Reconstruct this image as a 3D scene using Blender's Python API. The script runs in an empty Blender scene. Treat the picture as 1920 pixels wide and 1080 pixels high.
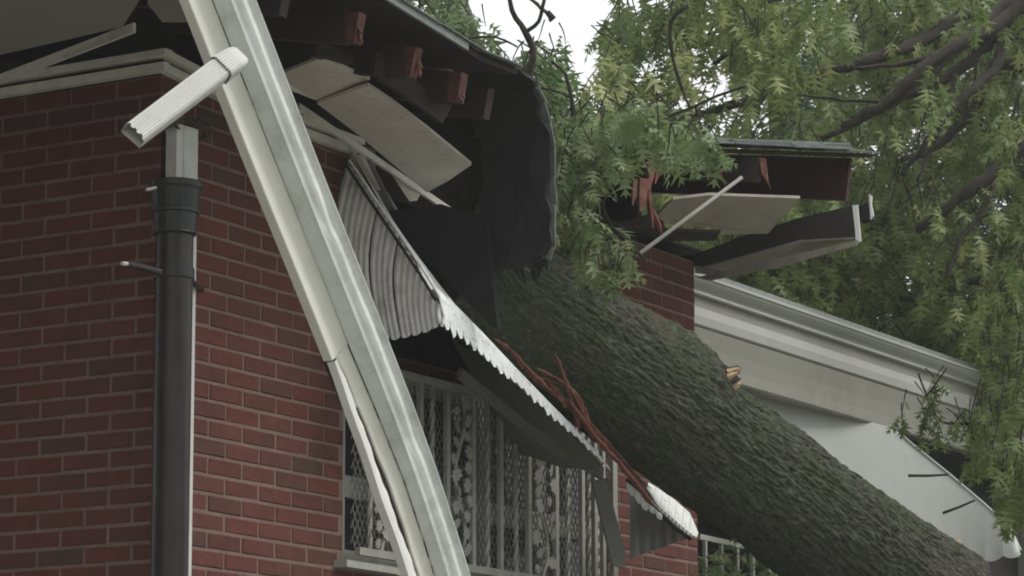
import bpy, math, random
import numpy as np
from mathutils import Vector, Matrix

# ------------------------------------------------------------------ camera, sky, sun
S = bpy.context.scene
COL = S.collection
RES_X, FPX = 1920.0, 6035.22
CAM = np.array((-9.0581, -6.8528, -1.9834))
YAW, PITCH, ROLL = 0.53637, 0.184591, -0.0030446
D_ = np.array((math.cos(PITCH) * math.cos(YAW), math.cos(PITCH) * math.sin(YAW), math.sin(PITCH)))
R0 = np.array((math.sin(YAW), -math.cos(YAW), 0.0))
U0 = np.cross(R0, D_)
R_ = math.cos(ROLL) * R0 + math.sin(ROLL) * U0
U_ = -math.sin(ROLL) * R0 + math.cos(ROLL) * U0

cam = bpy.data.cameras.new("camera")
cam.sensor_width = 36.0
cam.lens = 36.0 * FPX / RES_X
cam.clip_start = 0.1
cam.clip_end = 3000.0
camo = bpy.data.objects.new("camera", cam)
M = Matrix.Identity(4)
for i in range(3):
    M[i][0], M[i][1], M[i][2], M[i][3] = R_[i], U_[i], -D_[i], CAM[i]
camo.matrix_world = M
COL.objects.link(camo)
S.camera = camo

SUN_EL, SUN_AZ = math.radians(52), math.radians(-62)      # azimuth of the sun as seen from the house, from +x towards +y
W = bpy.data.worlds.new("World")
S.world = W
W.use_nodes = True
nt = W.node_tree
bg = nt.nodes["Background"]
sky = nt.nodes.new("ShaderNodeTexSky")
sky.sky_type = 'NISHITA'
sky.sun_disc = False
sky.sun_elevation = SUN_EL
sky.sun_rotation = math.pi / 2 - SUN_AZ
sky.air_density = 1.0
sky.dust_density = 4.0
# overcast: the cloud deck hides nearly all of the blue; brighter towards the zenith
tc = nt.nodes.new("ShaderNodeTexCoord")
sp = nt.nodes.new("ShaderNodeSeparateXYZ")
mr = nt.nodes.new("ShaderNodeMapRange")
mr.inputs[1].default_value = 0.0
mr.inputs[2].default_value = 1.0
mr.inputs[3].default_value = 8.6
mr.inputs[4].default_value = 12.5
cmb = nt.nodes.new("ShaderNodeCombineColor")
mx = nt.nodes.new("ShaderNodeMix")
mx.data_type = 'RGBA'
mx.inputs[0].default_value = 0.93
nt.links.new(tc.outputs["Generated"], sp.inputs[0])
nt.links.new(sp.outputs[2], mr.inputs[0])
tint = []
for k, t in enumerate((0.985, 1.0, 1.01)):
    m_ = nt.nodes.new("ShaderNodeMath")
    m_.operation = 'MULTIPLY'
    m_.inputs[1].default_value = t
    nt.links.new(mr.outputs[0], m_.inputs[0])
    nt.links.new(m_.outputs[0], cmb.inputs[k])
nt.links.new(sky.outputs[0], mx.inputs[6])
nt.links.new(cmb.outputs[0], mx.inputs[7])
nt.links.new(mx.outputs[2], bg.inputs[0])
bg.inputs[1].default_value = 0.076

sun = bpy.data.lights.new("sun", 'SUN')
sun.energy = 1.5
sun.angle = math.radians(25)
sun.color = (1.0, 0.97, 0.92)
suno = bpy.data.objects.new("sun", sun)
sd = Vector((math.cos(SUN_EL) * math.cos(SUN_AZ), math.cos(SUN_EL) * math.sin(SUN_AZ), math.sin(SUN_EL)))
suno.rotation_euler = sd.to_track_quat('Z', 'Y').to_euler()
suno.location = (0, -10, 12)
COL.objects.link(suno)

vs = S.view_settings
vs.view_transform = 'Standard'
vs.look = 'None'
vs.exposure = 0.62
vs.gamma = 1.0
vs.use_curve_mapping = False
S.cycles.filter_width = 1.9
S.cycles.max_bounces = 6
S.cycles.diffuse_bounces = 4
S.cycles.transmission_bounces = 3
S.cycles.transparent_max_bounces = 6

rnd = random.Random(7)
rng = np.random.default_rng(11)

# ------------------------------------------------------------------ helpers
def ray(x, y):
    return D_ + R_ * ((x - 960) / FPX) + U_ * ((540 - y) / FPX)

def H(x, y, ax, v):
    """the point of the plane axis=v that stands at a place of the photograph"""
    q = ray(x, y)
    return CAM + q * ((v - CAM[ax]) / q[ax])

def HY(x, y, v): return H(x, y, 1, v)
def HX(x, y, v): return H(x, y, 0, v)
def HZ(x, y, v): return H(x, y, 2, v)
def DEP(x, y, t): return CAM + ray(x, y) * t

def unit(v):
    v = np.asarray(v, float)
    return v / (np.linalg.norm(v) + 1e-12)

def lerp(a, b, t): return np.asarray(a, float) * (1 - t) + np.asarray(b, float) * t

class MB:
    """collects faces of one part"""
    def __init__(s):
        s.v, s.f = [], []
    def add(s, vs_, fs_):
        o = len(s.v)
        s.v += [tuple(map(float, p)) for p in vs_]
        s.f += [tuple(i + o for i in f) for f in fs_]
        return s
    def box(s, lo, hi):
        x0, y0, z0 = lo
        x1, y1, z1 = hi
        return s.hexa([(x0, y0, z0), (x1, y0, z0), (x1, y1, z0), (x0, y1, z0)],
                      [(x0, y0, z1), (x1, y0, z1), (x1, y1, z1), (x0, y1, z1)])
    def hexa(s, a, b):
        return s.add(list(a) + list(b), [(3, 2, 1, 0), (4, 5, 6, 7), (0, 1, 5, 4), (1, 2, 6, 5), (2, 3, 7, 6), (3, 0, 4, 7)])
    def beam(s, p, q, w, h, up=(0, 0, 1), cut=0.0):
        """a board from p to q: w across, h along up"""
        p, q = np.asarray(p, float), np.asarray(q, float)
        a = unit(q - p)
        sd_ = unit(np.cross(a, up))
        u2 = np.cross(sd_, a)
        c = [(-w / 2, -h / 2), (w / 2, -h / 2), (w / 2, h / 2), (-w / 2, h / 2)]
        A = [p + sd_ * x + u2 * y for x, y in c]
        B = [q + sd_ * x + u2 * y + a * (cut * (y / max(h, 1e-6))) for x, y in c]
        return s.hexa(A, B)
    def plate(s, pts, n, t):
        """a flat or bent polygon with thickness t along n"""
        n = unit(n) * t
        k = len(pts)
        a = [np.asarray(p, float) for p in pts]
        b = [p + n for p in a]
        return s.add(a + b, [tuple(range(k))[::-1], tuple(range(k, 2 * k))] +
                     [(i, (i + 1) % k, k + (i + 1) % k, k + i) for i in range(k)])
    def tube(s, pts, rad, n=8, cap=True):
        pts = [np.asarray(p, float) for p in pts]
        if not hasattr(rad, '__len__'):
            rad = [rad] * len(pts)
        t0 = unit(pts[1] - pts[0])
        ref = np.array((0, 0, 1.0)) if abs(t0[2]) < 0.9 else np.array((1.0, 0, 0))
        e1 = unit(np.cross(t0, ref))
        o = len(s.v)
        for i, p in enumerate(pts):
            t = unit(pts[min(i + 1, len(pts) - 1)] - pts[max(i - 1, 0)])
            e1 = unit(e1 - t * (e1 @ t))
            e2 = np.cross(t, e1)
            for k in range(n):
                a = 2 * math.pi * k / n
                s.v.append(tuple(p + (e1 * math.cos(a) + e2 * math.sin(a)) * rad[i]))
        for i in range(len(pts) - 1):
            for k in range(n):
                a, b = o + i * n + k, o + i * n + (k + 1) % n
                s.f.append((a, b, b + n, a + n))
        if cap:
            s.f.append(tuple(o + k for k in range(n))[::-1])
            s.f.append(tuple(o + (len(pts) - 1) * n + k for k in range(n)))
        return s
    def grid(s, P, thick=None, close=False):
        """P[i][j] -> points; optional solid thickness vector"""
        m, n = len(P), len(P[0])
        o = len(s.v)
        for row in P:
            s.v += [tuple(map(float, p)) for p in row]
        for i in range(m - 1):
            for j in range(n - 1):
                a = o + i * n + j
                s.f.append((a, a + 1, a + n + 1, a + n))
        if thick is not None:
            tv = np.asarray(thick, float)
            o2 = len(s.v)
            for row in P:
                s.v += [tuple(map(float, np.asarray(p, float) + tv)) for p in row]
            for i in range(m - 1):
                for j in range(n - 1):
                    a = o2 + i * n + j
                    s.f.append((a, a + n, a + n + 1, a + 1))
            for i in range(m - 1):
                for j in (0, n - 1):
                    a, b = o + i * n + j, o + (i + 1) * n + j
                    s.f.append((a, b, b + o2 - o, a + o2 - o) if j == 0 else (b, a, a + o2 - o, b + o2 - o))
            for j in range(n - 1):
                for i in (0, m - 1):
                    a, b = o + i * n + j, o + i * n + j + 1
                    s.f.append((b, a, a + o2 - o, b + o2 - o) if i == 0 else (a, b, b + o2 - o, a + o2 - o))
        return s
    def mesh(s, name):
        me = bpy.data.meshes.new(name)
        me.from_pydata(s.v, [], s.f)
        me.update()
        return me
    def build(s, name, mat, parent=None, smooth=False, kind=None, label=None):
        me = s.mesh(name)
        return put(name, me, mat, parent, smooth, kind, label)

def put(name, me, mat, parent=None, smooth=False, kind=None, label=None):
    if mat is not None and not me.materials:
        me.materials.append(mat)
    if smooth:
        me.polygons.foreach_set("use_smooth", [True] * len(me.polygons))
    o = bpy.data.objects.new(name, me)
    COL.objects.link(o)
    if parent is not None:
        o.parent = parent
        o.matrix_parent_inverse = pinv(parent)
    if kind: o["kind"] = kind
    if label: o["label"] = label
    return o

def pinv(p):
    m = Matrix.Translation(p.location) if p.type == 'EMPTY' else Matrix.Identity(4)
    return m.inverted()

def thing(name, loc, label, cat, group=None):
    o = bpy.data.objects.new(name, None)
    o.empty_display_size = 0.2
    o.location = tuple(map(float, loc))
    COL.objects.link(o)
    return tag(o, label, cat, group)

def tag(o, label, cat, group=None):
    o["label"] = label
    o["category"] = cat
    if group: o["group"] = group
    return o

def raw_mesh(name, V, F, tri=True):
    """a big triangle mesh from arrays"""
    me = bpy.data.meshes.new(name)
    me.vertices.add(len(V))
    me.vertices.foreach_set("co", np.ascontiguousarray(V, dtype=np.float32).ravel())
    n = len(F)
    k = F.shape[1]
    me.loops.add(n * k)
    me.loops.foreach_set("vertex_index", np.ascontiguousarray(F, dtype=np.int32).ravel())
    me.polygons.add(n)
    me.polygons.foreach_set("loop_start", np.arange(0, n * k, k, dtype=np.int32))
    me.polygons.foreach_set("loop_total", np.full(n, k, dtype=np.int32))
    me.update(calc_edges=True)
    me.validate()
    return me

# numeric noise for shapes
def _h(ix, iy, s=0):
    h = (ix.astype(np.int64) * 374761393 + iy.astype(np.int64) * 668265263 + s * 1442695041) & 0xffffffff
    h = ((h ^ (h >> 13)) * 1274126177) & 0xffffffff
    return ((h ^ (h >> 16)) & 0xffff) / 65535.0

def vnoise(u, v, s=0, wrap=None):
    iu, iv = np.floor(u), np.floor(v)
    fu, fv = u - iu, v - iv
    fu, fv = fu * fu * (3 - 2 * fu), fv * fv * (3 - 2 * fv)
    w = (lambda a: np.mod(a, wrap)) if wrap else (lambda a: a)
    a, b = _h(w(iu), iv, s), _h(w(iu + 1), iv, s)
    c, d = _h(w(iu), iv + 1, s), _h(w(iu + 1), iv + 1, s)
    return (a * (1 - fu) + b * fu) * (1 - fv) + (c * (1 - fu) + d * fu) * fv

def voro(u, v, s=0, wrap=None):
    iu, iv = np.floor(u), np.floor(v)
    f1 = np.full(u.shape, 9.0)
    f2 = np.full(u.shape, 9.0)
    for du in (-1, 0, 1):
        for dv in (-1, 0, 1):
            cu, cv = iu + du, iv + dv
            wu = np.mod(cu, wrap) if wrap else cu
            d = np.hypot(cu + _h(wu, cv, s) - u, cv + _h(wu, cv, s + 5) - v)
            f2 = np.where(d < f1, f1, np.minimum(f2, d))
            f1 = np.minimum(f1, d)
    return f1, f2

# ------------------------------------------------------------------ materials
def mat(name, col, rough=0.7, var=0.15, scale=6.0, dirt=None, dirt_amt=0.0, dscale=3.0, bump=0.0, bscale=40.0,
        metal=0.0, spec=0.4, island=False, palette=None, trans=0.0, stretch=None):
    m = bpy.data.materials.new(name)
    m.use_nodes = True
    t = m.node_tree
    n, l = t.nodes, t.links
    b = n["Principled BSDF"]
    b.inputs["Roughness"].default_value = rough
    b.inputs["Metallic"].default_value = metal
    b.inputs["Specular IOR Level"].default_value = spec
    geo = n.new("ShaderNodeNewGeometry")
    vec = geo.outputs["Position"]
    if stretch is not None:
        mp = n.new("ShaderNodeMapping")
        mp.inputs["Scale"].default_value = stretch
        l.new(vec, mp.inputs[0])
        vec = mp.outputs[0]
    nz = n.new("ShaderNodeTexNoise")
    nz.inputs["Scale"].default_value = scale
    nz.inputs["Detail"].default_value = 5
    nz.inputs["Roughness"].default_value = 0.65
    l.new(vec, nz.inputs["Vector"])
    if palette or island:
        oi = n.new("ShaderNodeObjectInfo")
        ad = n.new("ShaderNodeMath"); ad.operation = 'ADD'
        fr = n.new("ShaderNodeMath"); fr.operation = 'FRACT'
        l.new(oi.outputs["Random"], ad.inputs[0])
        l.new(geo.outputs["Random Per Island"], ad.inputs[1])
        l.new(ad.outputs[0], fr.inputs[0])
        cr = n.new("ShaderNodeValToRGB")
        cr.color_ramp.interpolation = 'LINEAR'
        pal = palette or [col, col]
        els = cr.color_ramp.elements
        while len(els) < len(pal):
            els.new(0.5)
        for i, c in enumerate(pal):
            els[i].position = i / max(1, len(pal) - 1)
            els[i].color = (*c, 1)
        l.new(fr.outputs[0], cr.inputs[0])
        base = cr.outputs[0]
    else:
        rgb = n.new("ShaderNodeRGB")
        rgb.outputs[0].default_value = (*col, 1)
        base = rgb.outputs[0]
    # value variation
    mrn = n.new("ShaderNodeMapRange")
    mrn.inputs[1].default_value, mrn.inputs[2].default_value = 0.3, 0.7
    mrn.inputs[3].default_value, mrn.inputs[4].default_value = 1 - var, 1 + var
    l.new(nz.outputs[0], mrn.inputs[0])
    ml = n.new("ShaderNodeVectorMath"); ml.operation = 'MULTIPLY'
    l.new(base, ml.inputs[0])
    l.new(mrn.outputs[0], ml.inputs[1])
    out = ml.outputs[0]
    if dirt is not None:
        nd = n.new("ShaderNodeTexNoise")
        nd.inputs["Scale"].default_value = dscale
        nd.inputs["Detail"].default_value = 7
        nd.inputs["Roughness"].default_value = 0.7
        l.new(vec, nd.inputs["Vector"])
        rp = n.new("ShaderNodeMapRange")
        rp.inputs[1].default_value, rp.inputs[2].default_value = 0.56 - dirt_amt * 0.2, 0.72
        rp.inputs[3].default_value, rp.inputs[4].default_value = 0.0, min(1.0, 0.35 + dirt_amt)
        l.new(nd.outputs[0], rp.inputs[0])
        mxx = n.new("ShaderNodeMix"); mxx.data_type = 'RGBA'
        l.new(rp.outputs[0], mxx.inputs[0])
        l.new(out, mxx.inputs[6])
        mxx.inputs[7].default_value = (*dirt, 1)
        out = mxx.outputs[2]
    l.new(out, b.inputs["Base Color"])
    if bump > 0:
        nb = n.new("ShaderNodeTexNoise")
        nb.inputs["Scale"].default_value = bscale
        nb.inputs["Detail"].default_value = 6
        l.new(vec, nb.inputs["Vector"])
        bp = n.new("ShaderNodeBump")
        bp.inputs["Strength"].default_value = bump
        bp.inputs["Distance"].default_value = 0.01
        l.new(nb.outputs[0], bp.inputs["Height"])
        l.new(bp.outputs[0], b.inputs["Normal"])
    if trans > 0:
        tr = n.new("ShaderNodeBsdfTranslucent")
        ms = n.new("ShaderNodeMixShader")
        ms.inputs[0].default_value = trans
        l.new(out, tr.inputs[0])
        l.new(b.outputs[0], ms.inputs[1])
        l.new(tr.outputs[0], ms.inputs[2])
        l.new(ms.outputs[0], n["Material Output"].inputs[0])
    return m

BRICKS = [(0.112, 0.040, 0.032), (0.125, 0.042, 0.033), (0.104, 0.042, 0.033), (0.096, 0.044, 0.034), (0.120, 0.039, 0.032),
          (0.109, 0.042, 0.036), (0.123, 0.045, 0.035), (0.081, 0.044, 0.034), (0.114, 0.040, 0.034), (0.098, 0.038, 0.031), (0.126, 0.046, 0.035)]
m_brick = mat("brick", (0.2, 0.06, 0.05), 0.88, 0.16, 14, (0.05, 0.036, 0.028), 0.12, 5, 0.35, 60, palette=BRICKS, spec=0.2)
m_mortar = mat("mortar", (0.205, 0.14, 0.12), 0.95, 0.14, 9, (0.11, 0.075, 0.06), 0.3, 4, 0.5, 90, spec=0.15)
m_white = mat("white_painted_metal", (0.74, 0.75, 0.71), 0.42, 0.06, 3, (0.38, 0.37, 0.3), 0.12, 2.2, 0.06, 30, spec=0.5)
m_gutter = mat("gutter_enamel", (0.7, 0.73, 0.7), 0.36, 0.1, 5, (0.36, 0.36, 0.31), 0.3, 5.5, 0.08, 25, spec=0.55)
m_fascia = mat("cream_fascia_metal", (0.76, 0.76, 0.68), 0.5, 0.08, 3, (0.5, 0.47, 0.36), 0.22, 3.0, 0.08, 25, spec=0.4)
m_spout = mat("ribbed_downspout_enamel", (0.56, 0.565, 0.535), 0.48, 0.06, 8, (0.35, 0.34, 0.26), 0.15, 9, 0.05, 40)
m_awn = mat("white_awning_metal", (0.78, 0.8, 0.78), 0.45, 0.1, 12, (0.16, 0.17, 0.15), 0.25, 26, 0.1, 60, spec=0.4)
m_awnside = mat("grey_white_awning_metal", (0.64, 0.64, 0.61), 0.5, 0.12, 8, (0.22, 0.21, 0.19), 0.25, 10, 0.08, 40)
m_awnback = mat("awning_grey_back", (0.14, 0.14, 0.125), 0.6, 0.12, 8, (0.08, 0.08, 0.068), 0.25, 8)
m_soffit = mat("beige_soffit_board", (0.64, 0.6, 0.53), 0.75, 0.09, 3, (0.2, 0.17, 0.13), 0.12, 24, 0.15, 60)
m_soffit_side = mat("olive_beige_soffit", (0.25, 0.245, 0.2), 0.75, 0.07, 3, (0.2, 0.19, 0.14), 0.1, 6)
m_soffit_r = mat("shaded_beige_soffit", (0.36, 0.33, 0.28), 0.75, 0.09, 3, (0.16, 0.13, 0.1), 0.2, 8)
m_trim = mat("white_wood_trim", (0.66, 0.65, 0.58), 0.6, 0.1, 6, (0.3, 0.28, 0.22), 0.25, 7)
m_pipe = mat("dark_brown_pipe", (0.022, 0.019, 0.018), 0.38, 0.15, 6, (0.05, 0.046, 0.042), 0.2, 5, 0.08, 50, spec=0.4)
m_cap = mat("black_plastic_funnel", (0.016, 0.018, 0.018), 0.42, 0.1, 8, spec=0.45)
m_litter = mat("wet_leaf_litter", (0.07, 0.06, 0.042), 0.9, 0.5, 40)
m_felt = mat("torn_roof_felt", (0.012, 0.0125, 0.012), 0.85, 0.25, 5, (0.021, 0.022, 0.023), 0.25, 2.5, 0.25, 30)
m_holedark = mat("hole_darkness", (0.009, 0.009, 0.0088), 0.9, 0.3, 6)  # near black, stands for the shade inside the broken wall
m_deck = mat("dark_roof_deck_wood", (0.03, 0.021, 0.017), 0.85, 0.3, 6, (0.05, 0.03, 0.022), 0.2, 4, 0.2, 40, stretch=(3, 1, 1))
m_raft = mat("red_brown_rafter_wood", (0.06, 0.022, 0.016), 0.8, 0.3, 9, (0.1, 0.045, 0.03), 0.25, 6, 0.25, 60)
m_fresh = mat("splintered_red_wood", (0.115, 0.038, 0.025), 0.8, 0.6, 34, (0.24, 0.12, 0.075), 0.3, 14, 0.3, 80)
m_raftend = mat("old_red_rafter_end", (0.07, 0.025, 0.018), 0.85, 0.4, 18, (0.12, 0.06, 0.045), 0.25, 16, 0.3, 60)
m_shingle = mat("grey_green_shingle", (0.15, 0.17, 0.16), 0.92, 0.2, 20, island=True, palette=[(0.13, 0.15, 0.14), (0.2, 0.215, 0.2), (0.1, 0.115, 0.11), (0.24, 0.25, 0.235)], bump=0.5, bscale=120)
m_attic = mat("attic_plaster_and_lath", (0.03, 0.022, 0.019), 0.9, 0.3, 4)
m_grille = mat("weathered_white_iron", (0.29, 0.29, 0.26), 0.6, 0.14, 10, (0.15, 0.12, 0.09), 0.22, 14)
m_mesh = mat("grey_screen_wire", (0.19, 0.19, 0.17), 0.6, 0.1, 5)
m_sash = mat("window_sash_paint", (0.4, 0.4, 0.36), 0.55, 0.1, 5, (0.25, 0.24, 0.2), 0.2, 6)
m_curtain = mat("dark_room_curtain", (0.03, 0.03, 0.028), 0.9, 0.3, 3, stretch=(12, 1, 0.4))
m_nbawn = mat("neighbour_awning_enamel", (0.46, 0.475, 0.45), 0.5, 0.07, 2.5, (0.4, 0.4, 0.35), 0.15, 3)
m_nbwhite = mat("neighbour_shaded_white", (0.4, 0.405, 0.37), 0.45, 0.07, 2.5, (0.42, 0.41, 0.35), 0.18, 3)  # white lowered to hold the trees' shade on this house
m_nbsoffit = mat("neighbour_shaded_soffit", (0.25, 0.25, 0.215), 0.65, 0.08, 2, (0.35, 0.33, 0.28), 0.15, 3)  # lowered likewise, the shade of the trees is in the colour
m_fesoff = mat("weathered_grey_brown_soffit", (0.26, 0.235, 0.205), 0.7, 0.15, 6, (0.12, 0.1, 0.08), 0.3, 9)
m_nbwall = mat("neighbour_grey_siding", (0.3, 0.31, 0.29), 0.75, 0.1, 3)
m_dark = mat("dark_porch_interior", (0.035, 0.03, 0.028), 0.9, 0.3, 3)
m_wood_pale = mat("pale_torn_oak_wood", (0.42, 0.3, 0.18), 0.8, 0.4, 60, (0.2, 0.11, 0.06), 0.3, 20)
m_limb = mat("dark_oak_bark", (0.045, 0.04, 0.033), 0.95, 0.35, 18, (0.055, 0.06, 0.036), 0.3, 6, 0.6, 40, spec=0.15)
m_grass = mat("lawn", (0.05, 0.075, 0.03), 0.95, 0.35, 3, (0.09, 0.07, 0.04), 0.2, 0.6)
m_strip = mat("thin_bare_metal_strip", (0.4, 0.38, 0.35), 0.4, 0.15, 9, (0.2, 0.15, 0.11), 0.3, 8, metal=0.3)

def glass_mat():
    m = bpy.data.materials.new("window_glass")
    m.use_nodes = True
    b = m.node_tree.nodes["Principled BSDF"]
    b.inputs["Base Color"].default_value = (0.03, 0.033, 0.032, 1)
    b.inputs["Roughness"].default_value = 0.08
    return m
m_glass = glass_mat()

def leaf_mat(name, pal, trans=0.3):
    m = bpy.data.materials.new(name)
    m.use_nodes = True
    t = m.node_tree
    n, l = t.nodes, t.links
    b = n["Principled BSDF"]
    b.inputs["Roughness"].default_value = 0.5
    b.inputs["Specular IOR Level"].default_value = 0.35
    geo = n.new("ShaderNodeNewGeometry")
    oi = n.new("ShaderNodeObjectInfo")
    big = n.new("ShaderNodeTexNoise")
    big.inputs["Scale"].default_value = 0.9
    big.inputs["Detail"].default_value = 2
    l.new(geo.outputs["Position"], big.inputs["Vector"])
    a = n.new("ShaderNodeMath"); a.operation = 'ADD'
    f = n.new("ShaderNodeMath"); f.operation = 'FRACT'
    l.new(oi.outputs["Random"], a.inputs[0])
    l.new(geo.outputs["Random Per Island"], a.inputs[1])
    l.new(a.outputs[0], f.inputs[0])
    mixv = n.new("ShaderNodeMix")
    mixv.inputs[0].default_value = 0.5
    l.new(f.outputs[0], mixv.inputs[2])
    mrb = n.new("ShaderNodeMapRange")
    mrb.inputs[1].default_value, mrb.inputs[2].default_value = 0.35, 0.65
    l.new(big.outputs[0], mrb.inputs[0])
    l.new(mrb.outputs[0], mixv.inputs[3])
    cr = n.new("ShaderNodeValToRGB")
    els = cr.color_ramp.elements
    while len(els) < len(pal):
        els.new(0.5)
    for i, c in enumerate(pal):
        els[i].position = i / (len(pal) - 1)
        els[i].color = (*c, 1)
    l.new(mixv.outputs[0], cr.inputs[0])
    l.new(cr.outputs[0], b.inputs["Base Color"])
    tr = n.new("ShaderNodeBsdfTranslucent")
    ms = n.new("ShaderNodeMixShader")
    ms.inputs[0].default_value = trans
    hs = n.new("ShaderNodeHueSaturation")
    hs.inputs["Value"].default_value = 1.35
    l.new(cr.outputs[0], hs.inputs["Color"])
    l.new(hs.outputs[0], tr.inputs[0])
    l.new(b.outputs[0], ms.inputs[1])
    l.new(tr.outputs[0], ms.inputs[2])
    l.new(ms.outputs[0], n["Material Output"].inputs[0])
    return m
m_leaf = leaf_mat("oak_leaf_yellow_green", [(0.05, 0.085, 0.025), (0.105, 0.16, 0.045), (0.19, 0.24, 0.075), (0.12, 0.175, 0.055), (0.28, 0.31, 0.11), (0.4, 0.4, 0.19)], 0.36)
m_leaf_f = leaf_mat("oak_leaf_fresh_green", [(0.07, 0.125, 0.045), (0.115, 0.175, 0.065), (0.16, 0.215, 0.09), (0.22, 0.255, 0.12)], 0.35)
m_leaf_d = leaf_mat("leaf_deep_green", [(0.035, 0.07, 0.025), (0.06, 0.105, 0.035), (0.085, 0.13, 0.045)], 0.25)

# bark
def bark_mat():
    m = mat("furrowed_mossy_bark", (0.058, 0.058, 0.045), 0.95, 0.45, 30, (0.040, 0.062, 0.027), 0.75, 2.6, 0.9, 70, spec=0.12)
    t = m.node_tree
    n, l = t.nodes, t.links
    b = n["Principled BSDF"]
    src = b.inputs["Base Color"].links[0].from_socket
    geo = n.new("ShaderNodeNewGeometry")
    for sc, lo_, hi_, amt, c in ((75.0, .60, .70, .75, (0.15, 0.155, 0.115)), (13.0, .62, .74, .6, (0.10, 0.115, 0.085)), (4.5, .60, .7, .55, (0.075, 0.062, 0.05))):
        nz = n.new("ShaderNodeTexNoise")
        nz.inputs["Scale"].default_value = sc
        nz.inputs["Detail"].default_value = 4
        l.new(geo.outputs["Position"], nz.inputs["Vector"])
        mr_ = n.new("ShaderNodeMapRange")
        mr_.inputs[1].default_value, mr_.inputs[2].default_value = lo_, hi_
        mr_.inputs[3].default_value, mr_.inputs[4].default_value = 0, amt
        l.new(nz.outputs[0], mr_.inputs[0])
        mx_ = n.new("ShaderNodeMix")
        mx_.data_type = 'RGBA'
        mx_.inputs[7].default_value = (*c, 1)
        l.new(mr_.outputs[0], mx_.inputs[0])
        l.new(src, mx_.inputs[6])
        src = mx_.outputs[2]
    l.new(src, b.inputs["Base Color"])
    return m
m_bark = bark_mat()

# ------------------------------------------------------------------ ground
g = MB().add([(-120, -120, -3.55), (120, -120, -3.55), (120, 120, -3.55), (-120, 120, -3.55)], [(0, 1, 2, 3)]).build("ground", m_grass)
g["kind"] = "structure"
m_conc = mat("bounce_concrete", (0.36, 0.345, 0.32), 0.9, 0.15, 2, (0.2, 0.19, 0.17), 0.2, 0.7)
m_asph = mat("old_asphalt", (0.2, 0.195, 0.19), 0.9, 0.2, 5)
for nm, lo_, hi_ in (("bounce_pavement", (-30, -9.5), (30, -3.2)), ("driveway", (-4.1, -3.19), (-.6, 12))):  # unseen slabs: pale added to bounce light upward, dark toned for the side wall
    g2 = MB().box((lo_[0], lo_[1], -3.6), (hi_[0], hi_[1], -3.5 if nm == "bounce_pavement" else -3.506)).build(nm, m_conc if nm == "bounce_pavement" else m_asph)
    g2["kind"] = "structure"

# ------------------------------------------------------------------ brick house
BW, BH = 0.213, 0.0677
LEN, ZTOP, ZBOT = 4.155, BH * 13.5, -3.55
BACK = 5.2
house = thing("brick_house", (0, 0, ZBOT), "red brick house with its front eave torn open above the barred window", "house")
WIN = (1.2, 3.3, -0.745, 0.03)                 # window opening x0 x1 z0 z1
HOLE = (1.42, 2.52, 0.10, ZTOP + .01)          # brickwork broken out by the trunk

def slab(xs, zs, keep, y0, y1):
    mb = MB()
    for i in range(len(xs) - 1):
        for j in range(len(zs) - 1):
            if keep(0.5 * (xs[i] + xs[i + 1]), 0.5 * (zs[j] + zs[j + 1])):
                mb.box((xs[i], y0, zs[j]), (xs[i + 1], y1, zs[j + 1]))
    return mb
def solid(x, z):
    if WIN[0] < x < WIN[1] and WIN[2] < z < WIN[3]: return False
    if HOLE[0] < x < HOLE[1] and HOLE[2] < z: return False
    return True
fw = slab([0.005, WIN[0], HOLE[0], HOLE[1], WIN[1], LEN - .005], [ZBOT, WIN[2], WIN[3], HOLE[2], ZTOP], solid, 0.006, 0.22).build("front_wall", m_mortar, house)
sw = MB().box((0.006, 0.225, ZBOT), (0.22, BACK, ZTOP)).build("side_wall", m_mortar, house)
MB().box((0.225, BACK - .2, ZBOT), (LEN - .005, BACK, 1.9)).build("rear_wall", m_attic, house)
MB().box((LEN - .2, 0.225, ZBOT), (LEN - .006, BACK - .21, ZTOP)).build("party_wall", m_mortar, house)
MB().box((0.225, 0.5, 0.86), (LEN - .21, BACK - .21, 0.9)).build("ceiling", m_attic, house)

def brick_mesh(l, name):
    """front at y=-0.0, chamfered arris"""
    c, h, dpt = 0.0035, BH - 0.0115, 0.05
    x0, x1, z0, z1 = 0, l, -h / 2, h / 2
    V = [(x0, dpt, z0), (x1, dpt, z0), (x1, dpt, z1), (x0, dpt, z1),
         (x0, c, z0), (x1, c, z0), (x1, c, z1), (x0, c, z1),
         (x0 + c, 0, z0 + c), (x1 - c, 0, z0 + c), (x1 - c, 0, z1 - c), (x0 + c, 0, z1 - c)]
    F = [(8, 9, 10, 11)] + [(4 + i, 4 + (i + 1) % 4, 8 + (i + 1) % 4, 8 + i) for i in range(4)] + \
        [(i, (i + 1) % 4, 4 + (i + 1) % 4, 4 + i) for i in range(4)]
    me = bpy.data.meshes.new(name)
    me.from_pydata(V, [], F)
    me.materials.append(m_brick)
    return me, V, F
JT = 0.0105
full_me, fV, fF = brick_mesh(BW - JT, "brick_stretcher")
half_me, hV, hF = brick_mesh(BW / 2 - JT, "brick_header")
cache = {}
def brick_of(l):
    k = round(l, 3)
    if abs(k - round(BW - JT, 3)) < 1e-4: return full_me, fV, fF
    if abs(k - round(BW / 2 - JT, 3)) < 1e-4: return half_me, hV, hF
    if k not in cache: cache[k] = brick_mesh(k, "brick_cut")
    return cache[k]

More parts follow.
